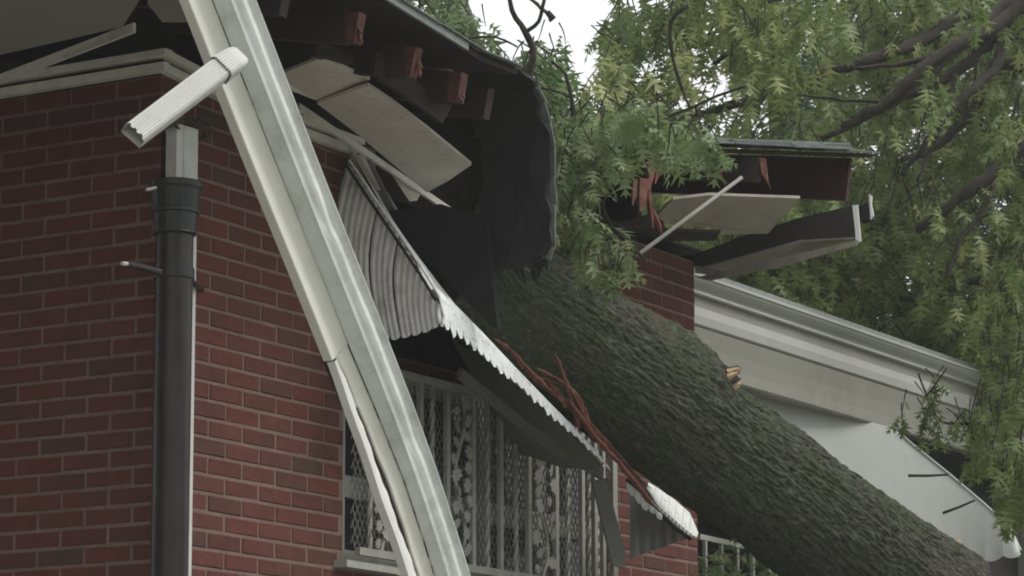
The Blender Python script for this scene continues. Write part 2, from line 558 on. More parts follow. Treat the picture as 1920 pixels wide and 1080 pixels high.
bricks_single = []      # (parent, matrix, mesh)
rest = {"f": MB(), "s": MB()}
def proj(p):
    q = np.asarray(p, float) - CAM
    z = q @ D_
    return 960 + FPX * (q @ R_) / z, 540 - FPX * (q @ U_) / z
def lay(x0, x1, row, wall):
    l = x1 - x0 - JT
    if l < 0.03: return
    z = -row * BH
    dy = -0.0025 - rnd.random() * 0.002
    rx = rnd.gauss(0, 0.004)
    if wall == "f":
        Mx = Matrix.Translation((x0 + JT / 2, dy + .006, z)) @ Matrix.Rotation(rnd.gauss(0, .006), 4, 'Z') @ Matrix.Rotation(rx, 4, 'Y')
        c = (0.5 * (x0 + x1), 0, z)
    else:
        # along +y on the plane x=0, seen from -x: local +x -> -y
        Mx = Matrix.Translation((dy + .006, x1 - JT / 2, z)) @ Matrix.Rotation(-math.pi / 2, 4, 'Z') @ Matrix.Rotation(rnd.gauss(0, .006), 4, 'Z') @ Matrix.Rotation(rx, 4, 'Y')
        c = (0, 0.5 * (x0 + x1), z)
    me, V, F = brick_of(l)
    px, py = proj(c)
    if -40 < px < 1960 and -10 < py < 1095:
        bricks_single.append((wall, Mx, me))
    else:
        rest[wall].add([Mx @ Vector(v) for v in V], F)

top_row, bot_row = -13, int((-ZBOT) / BH)
for row in range(top_row, bot_row + 1):
    z = -row * BH
    # front: rows with odd number have a joint at whole bricks from the corner plus a half
    st = BW / 2 if row % 2 else BW
    xs = [0.0]
    x = st
    while x < LEN - 0.02:
        xs.append(x)
        x += BW
    xs.append(LEN)
    for a, b in zip(xs[:-1], xs[1:]):
        pieces = [(a, b)]
        def cut(pieces, c0, c1):
            out = []
            for p, q in pieces:
                if q <= c0 or p >= c1: out.append((p, q))
                else:
                    if p < c0: out.append((p, c0))
                    if q > c1: out.append((c1, q))
            return out
        if WIN[2] - BH / 2 < z < WIN[3] + BH * .4: pieces = cut(pieces, WIN[0], WIN[1])
        if z > HOLE[2] + BH / 2:
            j = 0.09 * math.sin(row * 2.3) + rnd.uniform(-.04, .04)
            pieces = cut(pieces, HOLE[0] - .02, HOLE[1] + .02)
        for p, q in pieces:
            if q - p > 0.045: lay(p, q, row, "f")
    # side wall
    st = 0.102 if row % 2 == 0 else 0.102 + BW / 2
    ys = [0.001]
    y = st
    while y < BACK:
        ys.append(y)
        y += BW
    for a, b in zip(ys[:-1], ys[1:]):
        lay(a, b, row, "s")
walls = {"f": fw, "s": sw}
# the 300 nearest the middle of the picture stay single, the rest join the wall's brickwork
def keyb(t):
    px, py = proj(t[1].translation)
    hid = 1e4 if (t[0] == "f" and (t[1].translation.x > 1.3 and t[1].translation.x < 2.6)) else 0
    return hid - py
bricks_single.sort(key=lambda t: ((t[0] == "f" and 1.3 < t[1].translation.x < 2.45), -py_ if (py_ := proj(t[1].translation)[1]) < 1090 else 0))
for i, (w, Mx, me) in enumerate(bricks_single):
    if i < 296:
        o = bpy.data.objects.new("brick", me)
        COL.objects.link(o)
        o.parent = walls[w]
        o.matrix_parent_inverse = Matrix.Translation(house.location).inverted() @ Matrix.Translation(house.location)
        o.matrix_basis = Mx
    else:
        rest[w].add([Mx @ Vector(v.co) for v in me.vertices], [tuple(p.vertices) for p in me.polygons])
for w in rest:
    rest[w].build("brickwork", m_brick, walls[w], kind="stuff")

# white trim under the soffit
tr = MB()
tr.box((-0.035, -0.035, ZTOP + .004), (-0.001, BACK, ZTOP + .036))
tr.box((-0.05, -0.05, ZTOP + .055), (-0.004, BACK, ZTOP + .08))
tr.build("wall_trim", m_trim, house)
k0, k1 = np.array((0.0, 0.0, ZTOP + .02)), HY(668, 287, 0.0)
tr = MB()
for dz, oy, hh in ((0.0, .03, .032), (0.05, .042, .024)):
    a, b = k0 + (-.03, -oy / 2, dz), k1 + (0, -oy / 2, dz * .8)
    pts = [lerp(a, b, t) + (0, 0, -0.02 * math.sin(math.pi * t)) for t in np.linspace(0, 1, 7)]
    for p, q in zip(pts[:-1], pts[1:]):
        tr.beam(p, q, oy, hh)
tr.build("wall_trim", m_trim, house)

# ---- roof
TS = 0.2                                         # pitch
def eave_z(x):
    return float(np.interp(x, [-0.8, 0.2, 0.9, 1.2], [1.16, 1.132, 1.055, 1.06]))
roofc = MB()
xs_ = np.linspace(-1.1, 1.16, 9)
ys_ = [-0.80, -0.4, 0.0, 1.0, 2.4]
Pg = [[(x, y, eave_z(x) + TS * (y + .8)) for y in ys_] for x in xs_]
roofc.grid(Pg, (0, 0, 0.028))
roofc.plate([(x, y, 1.06 + TS * (y + .8)) for x, y in ((1.161, -.45), (1.8, -.42), (2.1, -.1), (2.77, .1), (2.77, 2.4), (1.161, 2.4))], (0, 0, 1), .028)
def zR(x, y): return .711 + .179 * x + .15 * y          # the right remnant was levered up by the trunk
rp = [(2.78, -.12), (3.02, -.3), (3.35, -.46), (3.75, -.58), (4.2, -0.78), (4.42, -0.8), (4.42, 2.4), (2.78, 2.4)]
roofc.plate([(x, y, zR(x, y) - .012) for x, y in rp], (0, 0, 1), 0.02)
roofc.grid([[(x, 2.401 + t * 2.9, 1.06 + TS * 3.2 - t * 0.58 + .05) for t in (0, 1)] for x in (-1.1, 4.42)], (0, 0, 0.028))
roof = roofc.build("roof", m_deck, house)
# gables, plus a knee wall and cross wall added to shut out the sky
kx = [0.1, .5, .9, 1.15, 1.17, 2.9]
MB().plate([(.1, .32, .86), (2.9, .32, .86)] + [(x, .32, (eave_z(x) if x < 1.16 else 1.06) + TS * 1.12 + .012) for x in kx[::-1]], (0, 1, 0), .03).build("sky_block_knee", m_attic, house)
MB().plate([(0.1, 0.23, ZTOP), (0.1, BACK, ZTOP), (0.1, 2.4, 1.62)], (1, 0, 0), 0.05).build("gable", m_attic, house)
MB().plate([(LEN - .15, 0.23, ZTOP), (LEN - .15, BACK, ZTOP), (LEN - .15, 2.4, 1.72), (LEN - .15, .23, 1.42)], (1, 0, 0), 0.05).build("gable", m_attic, house)
MB().plate([(2.9, .14, .9), (2.9, 5, .9), (2.9, 5, 1.1), (2.9, 2.4, 1.58), (2.9, .14, 1.22)], (1, 0, 0), .05).build("sky_block_cross", m_attic, house)

def shingle_at(p, du, dv, n, w, hgt, t=0.006):
    q = [p, p + du * w, p + du * w + dv * hgt, p + dv * hgt]
    MB().plate(q, n, t).build("shingle", m_shingle, roof)
# shingles on the left roof: rows from the eave up
nrm = unit((0, -TS, 1))
upv = unit((0, 1, TS))
def sh_row(xa, xb, y, zf, lift):
    x = xa + rnd.uniform(-.15, 0)
    while x < xb:
        w = 0.3
        x0_, x1_ = max(x, xa), min(x + w - .006, xb)
        if x1_ - x0_ > 0.04:
            p = np.array((x0_, y, zf(x0_, y) + lift + rnd.uniform(0, .004)))
            q = np.array((x1_, y, zf(x1_, y) + lift + rnd.uniform(0, .004)))
            MB().plate([p, q, q + upv * .2 + (0, 0, -.006), p + upv * .2 + (0, 0, -.006)], nrm, 0.006).build("shingle", m_shingle, roof)
        x += w
zl = lambda x, y: eave_z(min(x, 1.2)) + TS * (y + .8) + .03
for k in range(4):
    sh_row(-1.12, 1.16, -0.83 + 0.145 * k, zl, 0.001 + .005 * (k % 2))
zr = lambda x, y: zR(x, y) + .012
for k in range(8):
    y = -0.83 + 0.135 * k
    xa = float(np.interp(y, [-0.8, -0.58, -.46, -.3, -.12, .1], [4.2, 3.75, 3.35, 3.02, 2.78, 2.7])) - 0.06
    sh_row(xa + rnd.uniform(-.05, .05), 4.45, y, zr, 0.001 + .006 * (k % 2))
for lay_ in range(4):
    for (xa, ya), (xb, yb) in (((2.86, -.19), (3.18, -.39)), ((3.19, -.395), (3.52, -.52)), ((3.53, -.523), (3.86, -.635)), ((3.87, -.638), (4.2, -.785))):
        o_ = np.array((-.05 + .02 * lay_ + rnd.uniform(-.015, .015), -.05 + .02 * lay_, 0))
        p, q = np.array((xa, ya, zR(xa, ya) + .012)) + o_, np.array((xb, yb, zR(xb, yb) + .012)) + o_
        u = np.array((0, 0, .013 * lay_))
        MB().plate([p + u, q + u + (0, 0, rnd.uniform(-.004, .006)), q + u + (.05, .22, .033), p + u + (.05, .22, .033)], (0, 0, 1), .009).build("shingle", m_shingle, roof)
# drip edge on the left eave
MB().beam((-0.8, -0.815, eave_z(-.8) + .012), (0.2, -0.815, eave_z(.2) + .012), .012, .03).beam((0.2, -0.815, eave_z(.2) + .012), (0.78, -0.815, eave_z(.78) + .012), .012, .03).build("drip_edge", m_shingle, roof)

# rafters of the left eave
for x in (-0.62, -0.25, 0.142, 0.529, 0.824, 1.1):
    z = eave_z(x) - 0.125
    rf_ = MB().beam((x, -0.715, z + .009), (x, 0.9, z + TS * 1.66), .045, .12).build("rafter", m_deck, roof)
    if x in (0.142, 0.529, 0.824): MB().beam((x, -0.76 + rnd.uniform(-.01, .01), z), (x, -0.7155, z + .009), .047, .112, cut=.02).build("rafter_end", m_raftend, rf_)
    for q in range(4 if x in (0.142, 0.529, 0.824) else 0):
        p0 = np.array((x + rnd.uniform(-.016, .016), -.752, z + rnd.uniform(-.02, .03)))
        MB().beam(p0, p0 + np.array((rnd.uniform(-.006, .006), -rnd.uniform(.01, .02), -rnd.uniform(.03, .07))), rnd.uniform(.006, .014), .006, up=(0, -1, 0)).build("rafter_splinter", m_raftend, rf_)
# lookouts / blocking seen reddish at the soffit line
MB().beam(HY(585, 92, -.5), HY(655, 110, -.5), .04, .05).build("blocking_board", m_deck, roof)
MB().beam(HY(805, 205, -.45), HY(872, 204, -.6), .04, .05).build("blocking_board", m_raft, roof)
MB().beam(HY(845, 425, -.1), HY(912, 423, -.1), .04, .06).build("blocking_board", m_raft, roof)
# a long plank under the deck, broken along its lower edge
MB().beam(HY(700, 118, -.62), HY(835, 215, -.62), .02, .09, cut=.05).build("broken_plank", m_deck, roof)
# ceiling joists behind the hole
for x in (1.5, 1.9, 2.3):
    MB().beam((x, 0.3, .82), (x, 4.9, .82), .05, .12).build("joist", m_raft, roof)

# torn flap of roof bent down over the trunk
oe = [(1.10, -.80, 1.085), (1.215, -.80, 1.078), (1.30, -.79, 1.045), (1.372, -.78, .985), (1.43, -.77, .87), (1.475, -.76, .73), (1.497, -.75, .585), (1.49, -.75, .47), (1.47, -.75, .372)]
oe = np.array(oe)
ts_ = np.linspace(0, 1, 34)
oc = np.stack([np.interp(ts_ * (len(oe) - 1), range(len(oe)), oe[:, c]) for c in range(3)], 1)
FP = []
for i, (x, y, z) in enumerate(oc):
    row = []
    f = i / 33
    for k in range(14):
        t = k / 13
        yy = y + 0.31 * t + (.012 * math.sin(f * 21) + .008 * math.sin(f * 47 + 1)) * (k in (0, 13))
        zz = z + TS * 0.31 * t * max(0, 1 - f * 2.2) - (.03 * t * math.sin(3 * t) * f)
        nx = float(vnoise(np.array(t * 4.0), np.array(f * 7), 5) - .5) * .03 + float(vnoise(np.array(t * 11.0), np.array(f * 19), 9) - .5) * .012
        if i == 33: zz += rnd.uniform(-.02, .03)
        row.append((x + .03 * t * math.sin(f * 4) + nx * min(1, f * 4), yy, zz + nx * .4))
    FP.append(row)
fl = MB().grid(FP, (0.02, 0, 0.01)).build("torn_roof_flap", m_felt, roof, smooth=False, label="dark torn roof sheet folded down beside the trunk")
for i in range(9, 32, 3):                                         # shingle remnants on its outer side
    p = np.array(FP[i][0]) + (.022, -.012, .012)
    q = np.array(FP[min(33, i + 3)][0]) + (.026, -.012, .008)
    w_ = rnd.uniform(.1, .2)
    MB().plate([p, q + (rnd.uniform(0, .02), 0, 0), q + (.006, w_, 0), p + (.006, w_, 0)], (.9, 0, .4), .006).build("shingle", m_shingle, fl)
for k in range(9):                                                # shreds of felt hanging from its lower edge
    p = np.array(FP[33][rnd.randrange(13)]) + (.01, 0, .01)
    e = np.array((rnd.uniform(-.01, .02), rnd.uniform(-.03, .03), -rnd.uniform(.02, .07)))
    MB().plate([p + (0, -.012, 0), p + (0, .014, 0), p + e + (0, .004, 0), p + e * .9], (1, 0, 0), .003).build("felt_shred", m_felt, fl)
MB().plate([(1.42, -.56, .13), (1.43, -.5, .58), (1.42, -.3, .66), (1.42, -.06, .66), (1.42, -.06, .6)], (1, 0, 0), .02).build('dark_hole_sheet', m_holedark, roof)  # added black sheet; its colour stands for the shade in the hole
# soffit panels
def panel(pts, m=m_soffit, name="soffit_panel", t=.012, label=None, n=(0, 0, 1)):
    return MB().plate(pts, n, t).build(name, m, house, label=label)
panel([HY(594, 194, -.17), HY(690, 160, -.5), HY(735, 190, -.49), HY(800, 240, -.48), HY(845, 277, -.46), HY(884, 309, -.45), HY(842, 338, -.28), HY(800, 361, -.1), HY(742, 312, -.12), HY(668, 250, -.15)],
      label="cracked beige soffit board sagging towards the trunk")
panel([HY(520, 142, -.2), HY(603, 108, -.5), HY(694, 150, -.49), HY(592, 188, -.17), HY(545, 170, -.17)], label="beige soffit board nearest the hanging gutter")
panel([HY(738, 332, -.04), HY(790, 360, -.06), HY(782, 376, -.06), HY(768, 378, -.05)], label="scrap of pale board under the trim strip")
MB().beam(HY(560, 200, -.06), HY(846, 397, -.06), .014, .026, cut=.04).build("hanging_trim_strip", m_trim, house, label="pale trim strip hanging loose below the soffit")
# side eave soffit
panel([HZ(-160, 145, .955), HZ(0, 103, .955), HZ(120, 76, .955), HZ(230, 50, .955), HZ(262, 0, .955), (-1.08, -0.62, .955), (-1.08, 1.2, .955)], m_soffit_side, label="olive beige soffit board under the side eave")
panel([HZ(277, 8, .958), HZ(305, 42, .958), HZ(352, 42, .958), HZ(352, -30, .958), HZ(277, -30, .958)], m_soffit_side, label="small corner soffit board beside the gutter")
MB().beam(HZ(-60, 172, .935), HZ(252, 52, .945), .012, .035).build("hanging_trim_strip", m_trim, house, label="loose olive trim strip below the side eave")
MB().box((-1.12, -0.8, .94), (-1.1, 2.4, 1.14)).build("fascia_board", m_fascia, house)

# right remnant of the eave
br = lambda x, y: zR(x, y) - .015
for (px, y0, y1, dz) in ((1338, -.46, .8, .10), (1424, -.6, .8, .11)):
    a = HY(px, 318, y0)
    MB().beam((a[0], y0, br(a[0], y0) - .07), (a[0], y1, br(a[0], y1) - .07), .045, .11, cut=.05).build("rafter", m_deck, roof)
    b0 = np.array((a[0], y0 + .01, br(a[0], y0) - .06))
    for k in range(3):
        MB().tube([b0 + (rnd.uniform(-.02, .02), -.02, .04), b0 + (rnd.uniform(-.02, .03), -.03, -.03), b0 + (rnd.uniform(.0, .05), -.05, -.06 - .02 * k)], [.014, .011, .002], 4).build("rafter_splinter", m_fresh, roof)
# the broken first rafter hanging in splinters
for (x0, y0, x1, y1, w) in ((1232, 288, 1206, 372, .03), (1205, 340, 1200, 398, .05), (1190, 338, 1186, 385, .025), (1214, 352, 1224, 430, .03), (1222, 395, 1240, 438, .028), (1236, 300, 1228, 345, .02), (1216, 300, 1218, 360, .03)):
    a, b = HY(x0, y0, -.34), HY(x1, y1, -.37)
    MB().tube([a, lerp(a, b, .6) + (0.006, 0, 0), b], [w * .55, w * .5, .003], 5).build("rafter_splinter", m_fresh, roof)
MB().beam((4.4, 1.2, zR(4.4, 1.2) - .12), (4.4, -0.69, zR(4.4, -.69) - .12), .03, .2).build("barge_board", m_raft, roof)
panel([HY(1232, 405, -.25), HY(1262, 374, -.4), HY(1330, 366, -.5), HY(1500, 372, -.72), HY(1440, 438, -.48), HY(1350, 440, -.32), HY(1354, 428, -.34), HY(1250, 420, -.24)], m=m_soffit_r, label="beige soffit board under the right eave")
panel([HY(1165, 420, -.1), HY(1236, 400, -.22), HY(1248, 432, -.2), HY(1350, 436, -.28), HY(1340, 452, -.22), HY(1240, 452, -.12)], m_deck, name="dark_eave_board")
panel([(2.8, .02, .955), (4.4, .02, .98), (4.4, .5, .98), (2.8, .5, .955)], m_deck, name="dark_eave_board")

# ---- window
win = thing("tmp", (0, 0, 0), "x", "x")
bpy.data.objects.remove(win)
wf = MB()
x0, x1, z0, z1 = WIN
fr_ = .05
wf.box((x0 + .002, .03, z0 + .001), (x0 + fr_, .1, z1 - .001)); wf.box((x1 - fr_, .03, z0 + .001), (x1 - .002, .1, z1 - .001))
wf.box((x0 + fr_ + .001, .03, z1 - fr_), (x1 - fr_ - .001, .1, z1 - .002)); wf.box((x0 + fr_ + .001, .03, z0 + .002), (x1 - fr_ - .001, .1, z0 + fr_))
window = wf.build("window", m_sash, house)
MB().box((x0 + fr_, .07, z0 + fr_), (x1 - fr_, .076, z1 - fr_)).build("pane", m_glass, window)
for xm in (1.62, 2.28, 2.78):
    MB().box((xm - .025, .034, z0 + fr_ + .001), (xm + .025, .066, z1 - fr_ - .001)).build("mullion", m_sash, window)
for xa, xb in ((x0 + fr_ + .001, 1.594), (1.646, 2.254), (2.306, 2.754), (2.806, x1 - fr_ - .001)):
    MB().box((xa, .036, -.49), (xb, .066, -.405)).build("sash_rail", m_sash, window)
MB().box((x0 - .06, -.055, z0 - .03), (1.5, .02, z0 - .003)).build("sill", m_sash, window)
MB().box((1.501, -.05, z0 - .033), (x1 + .03, .02, z0 - .004)).build("sill", m_sash, window)
MB().box((x0, .2, z0), (x1, .23, z1)).build("curtain", m_curtain, window)

# ------------------------------------------------------------------ window grille
gr = thing("window_grille", (2.2, -.06, z0), "white iron security grille with leaf scrolls over the front window", "grille")
GY = -.06
gz0, gz1 = z0 - .0, 0.0
def rail(za, zb=None):
    MB().box((1.205, GY - .012, za), (3.26, GY + .012, za + .03)).build("rail", m_grille, gr)
rail(0.0); rail(gz0 + .02)
straight = [1.50, 1.74 - .09, 1.852, 2.049, 2.268, 2.498, 2.726, 2.951, 3.063, 3.135, 3.235]
twisted = [1.29, 1.74, 2.166, 2.393, 2.826, 3.01]
for x in straight:
    w = .013 if x < 3.2 else .02
    MB().box((x - w, GY - .009, gz0 + .05), (x + w, GY + .009, -.001)).build("bar", m_grille, gr)
for x in twisted:
    n = 26
    V = MB()
    rows = []
    for i in range(n + 1):
        z = gz0 + .05 + (-.001 - gz0 - .05) * i / n
        a = i * .55
        rows.append([(x + .011 * math.cos(a + k * math.pi / 2), GY + .011 * math.sin(a + k * math.pi / 2), z) for k in (0, 1, 2, 3, 4)])
    V.grid(rows).build("twisted_bar", m_grille, gr)
# leaf scrolls
def scroll_leaf():
    pts = [(0, -.05), (.02, -.03), (.05, -.035), (.04, -.005), (.06, .015), (.03, .025), (.035, .05), (.012, .04), (0, .065), (-.012, .04), (-.035, .05), (-.03, .025), (-.06, .015), (-.04, -.005), (-.05, -.035), (-.02, -.03)]
    return MB().plate([(a, 0, b) for a, b in pts], (0, -1, 0), .012).mesh("scroll_leaf")
slm = scroll_leaf()
slm.materials.append(m_grille)
for xa, xb in ((1.865, 2.036), (2.511, 2.713), (1.3, 1.44)):
    xc, hw = .5 * (xa + xb), .5 * (xb - xa)
    st = [(xc + hw * .45 * math.sin(t * 9), GY, gz0 + .05 + (-.06 - gz0) * t) for t in np.linspace(0, 1, 26)]
    MB().tube(st, .009, 6).build("scroll_stem", m_grille, gr)
    for k in range(20):
        t = (k + .5) / 20
        o = bpy.data.objects.new("scroll_leaf", slm)
        COL.objects.link(o)
        o.parent = gr
        o.matrix_parent_inverse = pinv(gr)
        sx = (1 if k % 2 else -1)
        s_ = rnd.uniform(.42, .72) * hw / .1
        o.matrix_basis = Matrix.Translation((xc + sx * hw * .5 + rnd.uniform(-.02, .02), GY - .006 * (k % 3), gz0 + .06 + (-.09 - gz0) * t)) @ Matrix.Rotation(sx * rnd.uniform(.3, 1.5), 4, 'Y') @ Matrix.Rotation(rnd.uniform(-.4, .4), 4, 'Z') @ Matrix.Scale(s_, 4)
# diamond screen wire
mw = MB()
sp_ = .034
lo, hi = gz0 + .05, -.01
for sgn in (1, -1):
    c = -1.2
    k = 0
    x = 1.2 - 1.5
    while x < 3.3 + 1.5:
        # line z = lo + 1.3*sgn*(t - x)
        a0, a1 = x, x + sgn * (hi - lo) / 1.7
        pa, pb = (a0, lo), (a1, hi)
        def clip(p, q):
            p, q = list(p), list(q)
            for lim, s_ in ((1.206, 1), (3.25, -1)):
                for A, B in ((p, q), (q, p)):
                    if s_ * (A[0] - lim) < 0:
                        if s_ * (B[0] - lim) <= 0: return None
                        t = (lim - A[0]) / (B[0] - A[0])
                        A[1] += (B[1] - A[1]) * t
                        A[0] = lim
            return p, q
        r_ = clip(pa, pb)
        if r_:
            (xa, za), (xb, zb) = r_
            mw.beam((xa, -.03 + .003 * sgn, za), (xb, -.03 + .003 * sgn, zb), .004, .0035)
        x += sp_
mw.build("screen_wire", m_mesh, gr, kind="stuff")

# ------------------------------------------------------------------ drain pipe at the corner
PC = np.array((-0.115, -0.155))
dp = thing("drain_pipe", (PC[0], PC[1], ZBOT), "dark brown round drain pipe with a wide funnel collar at the brick corner", "pipe")
def ringz(zr_, n=28, cx=PC[0], cy=PC[1]):
    mb = MB()
    rows = [[(cx + r * math.cos(2 * math.pi * k / n), cy + r * math.sin(2 * math.pi * k / n), z) for k in range(n + 1)] for z, r in zr_]
    return mb.grid(rows)
zt = HY(330, 343, PC[1])[2]
zc = HY(330, 440, PC[1])[2]
zm = HY(330, 395, PC[1])[2]
ringz([(ZBOT, .066), (zc + .02, .066)]).build("pipe", m_pipe, dp, smooth=True)
ringz([(zt - .03, .06), (zt, .086), (zt + .001, .093), (zt - .004, .096), (zt - .02, .095), (zt - .03, .088), (zm + .004, .082), (zm, .086), (zm - .012, .086), (zm - .014, .079), (zc + .004, .076), (zc, .078), (zc - .004, .074), (zc, .06)]).build("funnel", m_cap, dp, smooth=False)
MB().tube([HY(292, 352, PC[1] - .09), HY(274, 356, PC[1] - .09)], .006, 6).build("set_screw", m_strip, dp)
zb = HY(330, 515, PC[1])[2]
ringz([(zb - .018, .066), (zb - .018, .072), (zb + .018, .072), (zb + .018, .066)]).build("clamp_band", m_cap, dp)
MB().tube([HY(300, 510, PC[1] - .05), HY(262, 500, PC[1] - .05), HY(236, 495, PC[1] - .05)], [.012, .011, .009], 8).build("clamp_arm", m_pipe, dp)
MB().tube([HY(238, 495, PC[1] - .052), HY(229, 494, PC[1] - .052)], [.008, .007], 8).build("clamp_bolt", mat("pale_bolt_head", (.6, .5, .46), .5, .1, 9), dp)
MB().tube([HY(350, 520, PC[1] - .05), HY(364, 532, PC[1] - .03), HY(379, 542, 0.0)], [.012, .011, .008], 8).build("clamp_arm", m_pipe, dp)

# white downspout behind it
ds = thing("white_downspout", (0.03, -.06, ZBOT), "narrow white downspout behind the dark drain pipe at the corner", "downspout")
a0, a1 = HY(326, 400, -.075), HY(365, 400, -.075)
xl, xr = a0[0], a1[0]
ztop = HY(345, 238, -.07)[2]
sh_ = [(xl, -.035), (xl, -.082), (xl + .028, -.088), (xl + .034, -.08), (xl + .04, -.088), (xr - .004, -.088), (xr, -.082), (xr, -.035)]
lean = HY(356, 1080, -.075)[0] - HY(365, 400, -.075)[0]
zz_ = [ztop, ztop - .15, -0.9, ZBOT]
rows = [[(x + 0.0 * lean, y, z) for x, y in sh_ + sh_[:1]] for z in zz_]
MB().grid(rows).build("pipe", m_spout, ds)
for z in (0.45, -1.6):
    MB().box((xl - .02, -.034, z), (xr + .02, -.001, z + .025)).build("strap", m_spout, ds)
# leaf litter caught on top
lt = thing("leaf_litter", (xl, -.08, ztop), "clump of dark wet leaves caught on the downspout top", "leaves")
for k in range(46):
    c = HY(rnd.uniform(308, 392), 232 + rnd.gauss(0, 7), -.09 + rnd.uniform(-.03, .03)) if k < 26 else HY(rnd.uniform(358, 398), rnd.uniform(222, 262), -.06)
    a = rnd.uniform(0, 6.28)
    e1 = unit((math.cos(a), math.sin(a), rnd.uniform(-.8, .5))) * rnd.uniform(.015, .035)
    e2 = unit(np.cross(e1, (rnd.uniform(-1, 1), rnd.uniform(-1, 1), 1))) * rnd.uniform(.006, .014)
    MB().plate([c - e1, c + e2, c + e1, c - e2], np.cross(e1, e2), .002).build("leaf", m_litter, lt)

# ------------------------------------------------------------------ hanging gutter
GPX = [(390, -105), (432, 0), (502, 180), (567, 350), (624, 490), (683, 640), (734, 770), (783, 900), (837, 1070), (880, 1220)]
GY_ = -.93
gk = [HY(x, y, GY_) for x, y in GPX]
gk += [gk[-1] + unit(gk[-1] - gk[-2]) * t for t in (.8, 1.6, 2.2)]
gs = np.concatenate([[0], np.cumsum([np.linalg.norm(b - a) for a, b in zip(gk[:-1], gk[1:])])])
gk = np.array(gk)
out = np.array((0, -1.0, 0))
def gc(s): return np.array([np.interp(s, gs, gk[:, c]) for c in range(3)])
def gframe(s):
    """a point of the gutter's lower front corner, and what used to be its downward direction"""
    p = (gc(s - .25) + 2 * gc(s) + gc(s + .25)) / 4 if .25 < s < gs[-1] - .25 else gc(s)
    t = unit(gc(min(s + .3, gs[-1])) - gc(max(s - .3, 0)))
    b = unit(np.array((t[2], 0, -t[0])))
    return p, (-b if b[0] > 0 else b)
def gp(s, a, b):
    p, bv = gframe(s)
    return p + out * a + bv * b
def s_at(py):
    return float(np.interp(py, [p[1] for p in GPX], gs[:len(GPX)]))
def sq(s): return float(np.interp(s, [s_at(640), s_at(900)], [.067, .05]))     # the trough is squeezed towards its lower end
gut = thing("hanging_gutter", gk[-1], "long white roof gutter hanging diagonally down from the eave corner", "gutter")
def extrude(prof, s0, s1, n, bend=None):
    rows = []
    for k in range(n + 1):
        s_ = s0 + (s1 - s0) * k / n
        pf = prof(s_) if callable(prof) else prof
        rows.append([gp(s_, a, b) + (bend(s_) if bend else 0) for a, b in pf])
    return MB().grid(rows)
def trough(s_):
    w = sq(s_)
    d = .0009 * math.sin(s_ * 9) + .0006 * math.sin(s_ * 23) - .005 * math.exp(-((s_ - 1.05) / .05) ** 2) - .004 * math.exp(-((s_ - 1.9) / .04) ** 2) + .0015 * math.exp(-((s_ - 1.5) / .09) ** 2)
    return [(-w, -.085), (-w, -.001), (-w + .004, .001), (-.004, .001), (0, .004), (.005, .004), (.007, 0), (.005, -.005), (.008, -.012), (.016 + d, -.021), (.0225 + d, -.031), (.024 + d, -.039),
            (.0225 + d, -.048), (.0205 + d, -.056), (.021, -.063), (.026, -.07), (.032, -.0735), (.0385, -.0745), (.041, -.0785), (.0385, -.082), (.032, -.081), (.03, -.075)]
extrude(trough, 0, gs[-1], 150).build("trough", m_gutter, gut, smooth=False)
s_cut = s_at(640)
extrude(lambda s_: [(-sq(s_) - .036, .112), (-sq(s_) - .037, .117), (-sq(s_) - .003, .118), (-sq(s_), .115), (-sq(s_) - .002, .06), (-sq(s_), .002)], 0, s_cut, 24, bend=lambda s_: np.array((0, .002 * math.sin(s_ * 4), 0))).build("fascia_cover", m_fascia, gut)
def cover2(s_):
    e = float(np.interp(s_, [s_cut, s_at(700), s_at(900), s_at(1100)], [.076, .07, .082, .074])) + .006 * math.sin((s_ - s_cut) * 9) * min(1, (s_ - s_cut) * 1.2) + .002 * math.sin(s_ * 31)
    w = sq(s_) + .004
    return [(-w - .012, e + .002), (-w - .003, e + .004), (-w + .001, e), (-w, e * .5), (-w, .002)]
extrude(cover2, s_cut + .003, gs[-1], 70).build("fascia_cover", m_fascia, gut)
extrude(lambda s_: [(-sq(s_) - .05, .0), (-sq(s_) - .05, .105), (-sq(s_) - .016, .105), (-sq(s_) - .016, .0)], s_cut - .02, s_at(1010), 20).build("fascia_board", m_deck, gut)
def strip_(s_):
    py = np.interp(s_, gs[:len(GPX)], [p[1] for p in GPX])
    lo = float(np.interp(py, [640, 700, 800, 900, 1070, 1220], [.096, .094, .112, .124, .108, .11])) + .003 * math.sin(s_ * 27) + .002 * math.sin(s_ * 71)
    hi = float(np.interp(py, [640, 700, 800, 900, 1070, 1220], [.116, .127, .148, .166, .156, .16])) + .002 * math.sin(s_ * 19 + 1)
    w = sq(s_) - .003
    return [(-w - .004, lo), (-w, lo + .002), (-w + .002, (lo + hi) / 2), (-w, hi - .002), (-w - .03, hi)]
extrude(strip_, s_cut + .006, s_at(1215), 60).build("torn_strip", m_white, gut, label="narrow white strip peeling off the gutter's fascia")
extrude(lambda s_: [(-sq(s_) - .006, .083), (-sq(s_) - .002, .086), (-sq(s_) - .006, .09)], s_cut + .004, s_at(735), 10).build("torn_sliver", m_white, gut)
